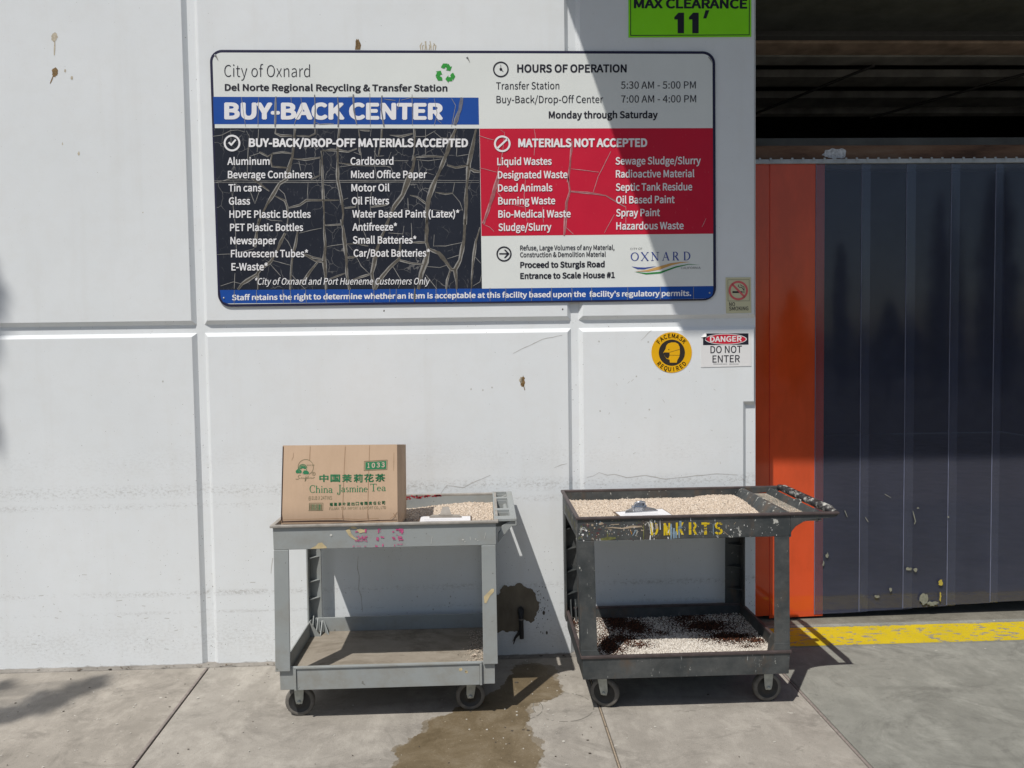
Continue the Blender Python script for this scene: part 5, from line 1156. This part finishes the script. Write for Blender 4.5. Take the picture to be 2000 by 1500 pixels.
for a, b in (((1213, 338), (1510, 322)), ((1213, 338), (1210, 458)), ((1210, 458), (1506, 445)), ((1510, 322), (1506, 445))): brib([a, b], .9, 1)
bpoly([(1226, 349), (1498, 334), (1495, 436), (1224, 447)], 0)
for ch, x in (('1', 1255), ('0', 1308), ('3', 1372), ('3', 1434)):
    w_ = 26 if ch == '1' else 44; x0, y0 = Bz(x, 425-(x-1255)*.045); x1, y1 = Bz(x+w_, 423-(x-1255)*.045); text(pr_, ch, x0, y0, x1, y1, 9.6, 0, 2, .04, P=PQ2)
for ch, x0, x1, yb, cap in (('中', 628, 748, 606, 100), ('国', 772, 900, 606, 98), ('茉', 925, 1050, 610, 104), ('莉', 1075, 1195, 612, 108), ('花', 1210, 1335, 608, 108), ('茶', 1352, 1485, 604, 104)):
    vs, fs = glyphs(ch, .03); xs = [v.x for v in vs]; zs = [v.y for v in vs]; a, b, c, d = min(xs), max(xs), min(zs), max(zs)
    pr_.add([PQ(*Bz(x0+(x1-x0)*(v.x-a)/(b-a), yb-cap*(v.y-c)/(d-c))) for v in vs], fs, 0)
def word(s, x, yb, h, wd, gap):
    for ch, w_ in s: serif(pr_, ch, Bz(x, yb)[0], Bz(x, yb)[1], w_/6.6667, h/6.6667, 0, None, P=PQ, tk=1.75); x += w_+gap
word((('C', 78),), 500, 747, 100, 0, 0); word((('h', 62), ('i', 26), ('n', 62), ('a', 54)), 580, 745, 60, 0, 6)
serif(pr_, 'J', Bz(862, 740)[0], Bz(862, 740)[1], 56/6.667, 98/6.667, 0, None, P=PQ, tk=1.75)
word((('a', 52), ('s', 42), ('m', 88), ('i', 26), ('n', 58), ('e', 50)), 914, 736, 58, 0, 5)
word((('T', 86),), 1288, 727, 96, 0, 0); word((('e', 50), ('a', 56)), 1378, 724, 56, 0, 8)
a, b = Bz(486, 846), Bz(792, 842); text(pr_, '@1LB X 24TINS', a[0], a[1]-1, b[0], b[1]-1, 7.2, 0, 1, -.005, P=PQ)
rr = random.Random(3); x = 500
for a_, b_ in (((496, 882), (676, 880)), ((484, 980), (672, 978)), ((496, 882), (494, 978)), ((676, 880), (672, 978))): brib([a_, b_], .7, 1)
while x < 664: w_ = rr.choice((2, 3, 5, 7)); bpoly([(x, 895), (x+w_, 895), (x+w_-3, 972), (x-3, 972)], 0 if rr.random() < .5 else 1); x += w_+rr.choice((3, 4, 5))
x0, x1 = 760, 1496; name = '福建茶叶进出口有限责任公司'
for i, ch in enumerate(name):
    vs, fs = glyphs(ch, .03); xs = [v.x for v in vs]; zs = [v.y for v in vs]; a, b, c, d = min(xs), max(xs), min(zs), max(zs); xa = x0+(x1-x0)*i/len(name); yb = 921-i*1.6
    pr_.add([PQ(*Bz(xa+43*(v.x-a)/(b-a), yb-46*(v.y-c)/(d-c))) for v in vs], fs, 0)
a, b = Bz(758, 973), Bz(1492, 958); text(pr_, 'FUJIAN  TEA  IMPORT & EXPORT CO., LTD', a[0], a[1], b[0], b[1], 5.4, 0, 1, -.0, P=PQ)
# emblem: ring, flower head and leaves, script name, registered mark
def bring(c, r, t, mi, a0=0, a1=360):
    n = 36; vs = []
    for i in range(n+1):
        a = math.radians(a0+(a1-a0)*i/n)
        for q in (r, r-t): vs.append(PQ(*Bz(c[0]+q*math.cos(a), c[1]+q*math.sin(a))))
    pr_.add(vs, [(2*i, 2*i+1, 2*i+3, 2*i+2) for i in range(n)], mi)
bring((450, 415), 103, 5, 1, 130, 425); bring((555, 500), 24, 4, 1)
a, b = Bz(546, 512), Bz(564, 511); text(pr_, 'R', a[0], a[1], b[0], b[1], 3.4, 0, 1, 0, P=PQ)
for cx, cy, rx, ry in ((358, 470, 40, 30), (455, 485, 38, 26)): bpoly([(cx+rx*math.cos(2*math.pi*i/16), cy+ry*math.sin(2*math.pi*i/16)*(1+.25*math.sin(3*2*math.pi*i/16))) for i in range(16)], 0)
for k in range(9):
    t0 = math.radians(-165+k*18); c = (412, 440); brib([(c[0]+18*math.cos(t0), c[1]+12*math.sin(t0)), (c[0]+56*math.cos(t0), c[1]+58*math.sin(t0))], 1.2, 0)
bring((412, 432), 58, 5, 0, 170, 350); brib([(372, 392), (430, 420), (466, 446)], 1.0, 0); brib([(410, 500), (432, 455)], 1.4, 0); brib([(395, 490), (420, 505)], 1.2, 2)
for k in range(5): brib([(465+k*22, 380), (470+k*22, 396), (480+k*20, 384)], .8, 1)
brib([(318, 568), (345, 572), (372, 560), (350, 540), (365, 515), (385, 520)], .9, 1)
brib([(385, 565), (395, 545), (402, 566), (412, 546), (418, 566), (428, 548), (434, 566), (446, 560), (458, 515), (448, 560), (440, 600), (452, 585), (462, 545), (470, 566), (482, 522), (484, 564), (496, 548), (502, 562), (514, 548), (520, 564), (532, 546), (540, 564), (552, 550), (570, 548)], .85, 1)
pr_.build('print', [M_pg, M_pb, M_ptan], bo, BXR)

# ------------------------------------------------------------------ clipboards
M_board = plain('brown hardboard', (.13, .085, .055), .6, .3, .2, 60); M_paper = plain('white paper', (.70, .70, .72), .8, .2, .03, 20); M_steel = plain('steel clip', (.62, .63, .65), .22, .6, .15, 40, .9); M_clear2 = plain('frosted clip', (.26, .235, .205), .35, .5, .2, 40); M_line = plain('form print', (.35, .37, .42), .8, .2)
def clipboard(loc, yaw, tilt, label, steel):
    o = empty('clipboard', loc, label, 'clipboard', 'clipboards lying on the litter'); o.rotation_euler = (tilt[0], tilt[1], yaw)
    b = MB(); b.box(-.115, .115, -.122, .122, 0, .004); b.build('board', M_board, o, bevel=.002)
    p = MB(); p.box(-.108, .108, -.119, .104, .0042, .0058)
    for k in range(9): p.box(-.09, .09-.03*(k % 3), -.10+k*.018, -.098+k*.018, .0058, .0061, 1)
    p.build('paper', [M_paper, M_line], o)
    c = MB(); n0 = 0
    if steel:
        c.prism([(-.075, .10, .006), (.075, .10, .006), (.068, .112, .014), (.03, .128, .022), (.026, .14, .026), (-.026, .14, .026), (-.03, .128, .022), (-.068, .112, .014)], (0, .004, .0015))
        c.tube([(-.034, .138, .022), (.034, .138, .022)], .009, n=12); c.tube([(-.024, .13, .024), (-.022, .118, .045), (0, .112, .052), (.022, .118, .045), (.024, .13, .024)], .0045, n=8)
        c.tube([(-.075, .101, .0085), (.075, .101, .0085)], .0022, n=6)
        c.poly([(-.026, .14, .024), (.026, .14, .024), (.018, .114, .046), (-.018, .114, .046)])
        for v in c.v: v.y -= .032
        c.build('clip', M_steel, o, recalc=True)
    else:
        c.prism([(-.07, .105, .006), (.07, .105, .006), (.06, .128, .009), (-.06, .128, .009)], (0, 0, .006)); c.hexa([(-.027, .118, .012), (.027, .118, .012), (.027, .122, .012), (-.027, .122, .012), (-.014, .142, .046), (.014, .142, .046), (.014, .145, .046), (-.014, .145, .046)])
        c.tube([(-.03, .12, .014), (.03, .12, .014)], .006, n=10)
        for v in c.v: v.y -= .032
        c.build('clip', M_clear2, o, recalc=True)
    return o
clipboard((-.178, -.525, .797), .03, (.0, .02, 0), 'clipboard with frosted clip beside the cardboard box on the grey cart', False)
clipboard((.690, -.513, .800), .12, (.015, -.02, 0), 'clipboard with shiny steel clip on the black cart litter', True)

# ------------------------------------------------------------------ trees across the yard (reflected in the strips, and one casting shade at the left)
def leaf_mat(name, c):
    m = Mat(name, .6, .3); v = m.noise(3, 3); m.col(m.ramp(v, [(.3, tuple(x*.6 for x in c)), (.7, tuple(x*1.3 for x in c))])); return m.m
M_cyp = leaf_mat('dark cypress green', (.035, .055, .022)); M_leaf = leaf_mat('broad leaf green', (.06, .10, .03)); M_bark = plain('bark', (.12, .09, .065), .9, .1, .4, 12)
def leaves(mb, c, rad, n, size, rr, flat=1.0):
    for k in range(n):
        u = Vector((rr.gauss(0, 1), rr.gauss(0, 1), rr.gauss(0, 1))).normalized()*rr.random()**.4
        p = Vector(c)+Vector((u.x*rad[0], u.y*rad[1], u.z*rad[2])); a = Vector((rr.gauss(0, 1), rr.gauss(0, 1), rr.gauss(0, flat))).normalized(); b = a.orthogonal().normalized(); s = size*rr.uniform(.6, 1.4)
        b = (b*math.cos(rr.uniform(0, 6))+a.cross(b)*math.sin(rr.uniform(0, 6))).normalized()
        mb.add([p-a*s, p+b*s*.45, p+a*s, p-b*s*.45], [(0, 1, 2, 3)])
def cypress(x, y, h, r, label, seed):
    rr = random.Random(seed); o = empty('cypress_tree', (x, y, 0), label, 'tree', 'trees across the yard')
    t = MB(); t.tube([(x, y, 0), (x+.05, y, h*.5), (x, y, h*.95)], [.16, .1, .02], n=8); t.build('trunk', M_bark, o, (x, y, 0))
    c = MB()
    for k in range(46):
        f = k/46; z = .5+(h-.6)*f; q = r*(1-f)**.75*(.55+.45*min(1, f*6))
        a = rr.uniform(0, 6.3); d = q*rr.uniform(.1, .6); leaves(c, (x+d*math.cos(a), y+d*math.sin(a), z), (q*.6+.08, q*.6+.08, h*.05+.12), 70, .11, rr)
    c.build('crown', M_cyp, o, (x, y, 0))
for i, (x, h, r, lab) in enumerate(((11.97, 4.75, .62, 'slim dark cypress reflected in the first clear strip'), (15.38, 6.3, .8, 'tall pointed cypress reflected in the third clear strip'), (17.2, 6.9, 1.1, 'tallest broad cypress reflected at the right edge strips'), (10.4, 3.3, 1.3, 'low bushy cypress reflected in the orange strip'), (13.6, 2.9, 1.7, 'wide low cypress reflected between the two tall ones'), (19.6, 4.6, 1.6, 'round cypress reflected beyond the tallest one'), (8.3, 3.0, 1.5, 'small bushy cypress at the left end of the reflected row'))):
    cypress(x, -19.2, h, r, lab, 20+i)
# tree left of the frame: its outer twigs throw the soft shade on wall and slab
def up_sun(p, d): return Vector(p)-SUN*d
tx_, ty_ = -6.2, -3.6
o = empty('shade_tree', (tx_, ty_, 0), 'broad leafy tree beyond the left edge whose twigs shade the wall and slab', 'tree')
rr = random.Random(77); t = MB(); t.tube([(tx_, ty_, 0), (tx_+.1, ty_+.05, 1.6), (tx_+.3, ty_, 3.0), (tx_+.4, ty_+.2, 4.6)], [.2, .16, .12, .05], n=10)
spots = [(Gd(108, 1362), (.14, .06, .09), 150), (Gd(165, 1340), (.11, .05, .06), 80), (Gd(198, 1325), (.06, .03, .04), 36), (Gd(60, 1384), (.12, .06, .07), 100), (Gd(15, 1395), (.13, .08, .09), 150), (Gd(2, 1340), (.06, .04, .05), 40), (Wl(-22, 560), (.05, .05, .13), 70), (Wl(-26, 610), (.06, .06, .10), 60), (Wl(-24, 820), (.05, .05, .10), 55), (Wl(-32, 700), (.06, .06, .18), 90), (Wl(-24, 520), (.04, .04, .08), 30)]
cw = MB(); ends = []
for p, rad, n in spots:
    q = up_sun(p, 7.0); leaves(cw, q, tuple(v*1.05 for v in rad), int(n*.62), .045, rr); ends.append(q)
for e in ends[:3]+ends[4:5]+ends[6:10:3]: t.tube([(tx_+.3, ty_, 3.0), ((tx_+e.x)/2, (ty_+e.y)/2, e.z-.25), tuple(e)], [.06, .03, .004], n=6)
for k in range(60):
    a = rr.uniform(0, 6.3); d = rr.uniform(.2, 1.7); c = Vector((tx_+d*math.cos(a)-.5, ty_+d*math.sin(a)-.6, 4.2+rr.uniform(-1.2, 1.5)))
    hit = c+SUN*(-c.y/SUN.y) if SUN.y else c        # keep the crown's own shade outside the picture
    gh = c+SUN*(c.z/-SUN.z)
    if max(hit.x if hit.z > 0 else -9, gh.x if gh.y < 0 else -9) > -3.1: continue
    leaves(cw, c, (.45, .45, .35), 60, .075, rr)
t.build('trunk', M_bark, o, (tx_, ty_, 0)); cw.build('crown', M_leaf, o, (tx_, ty_, 0))
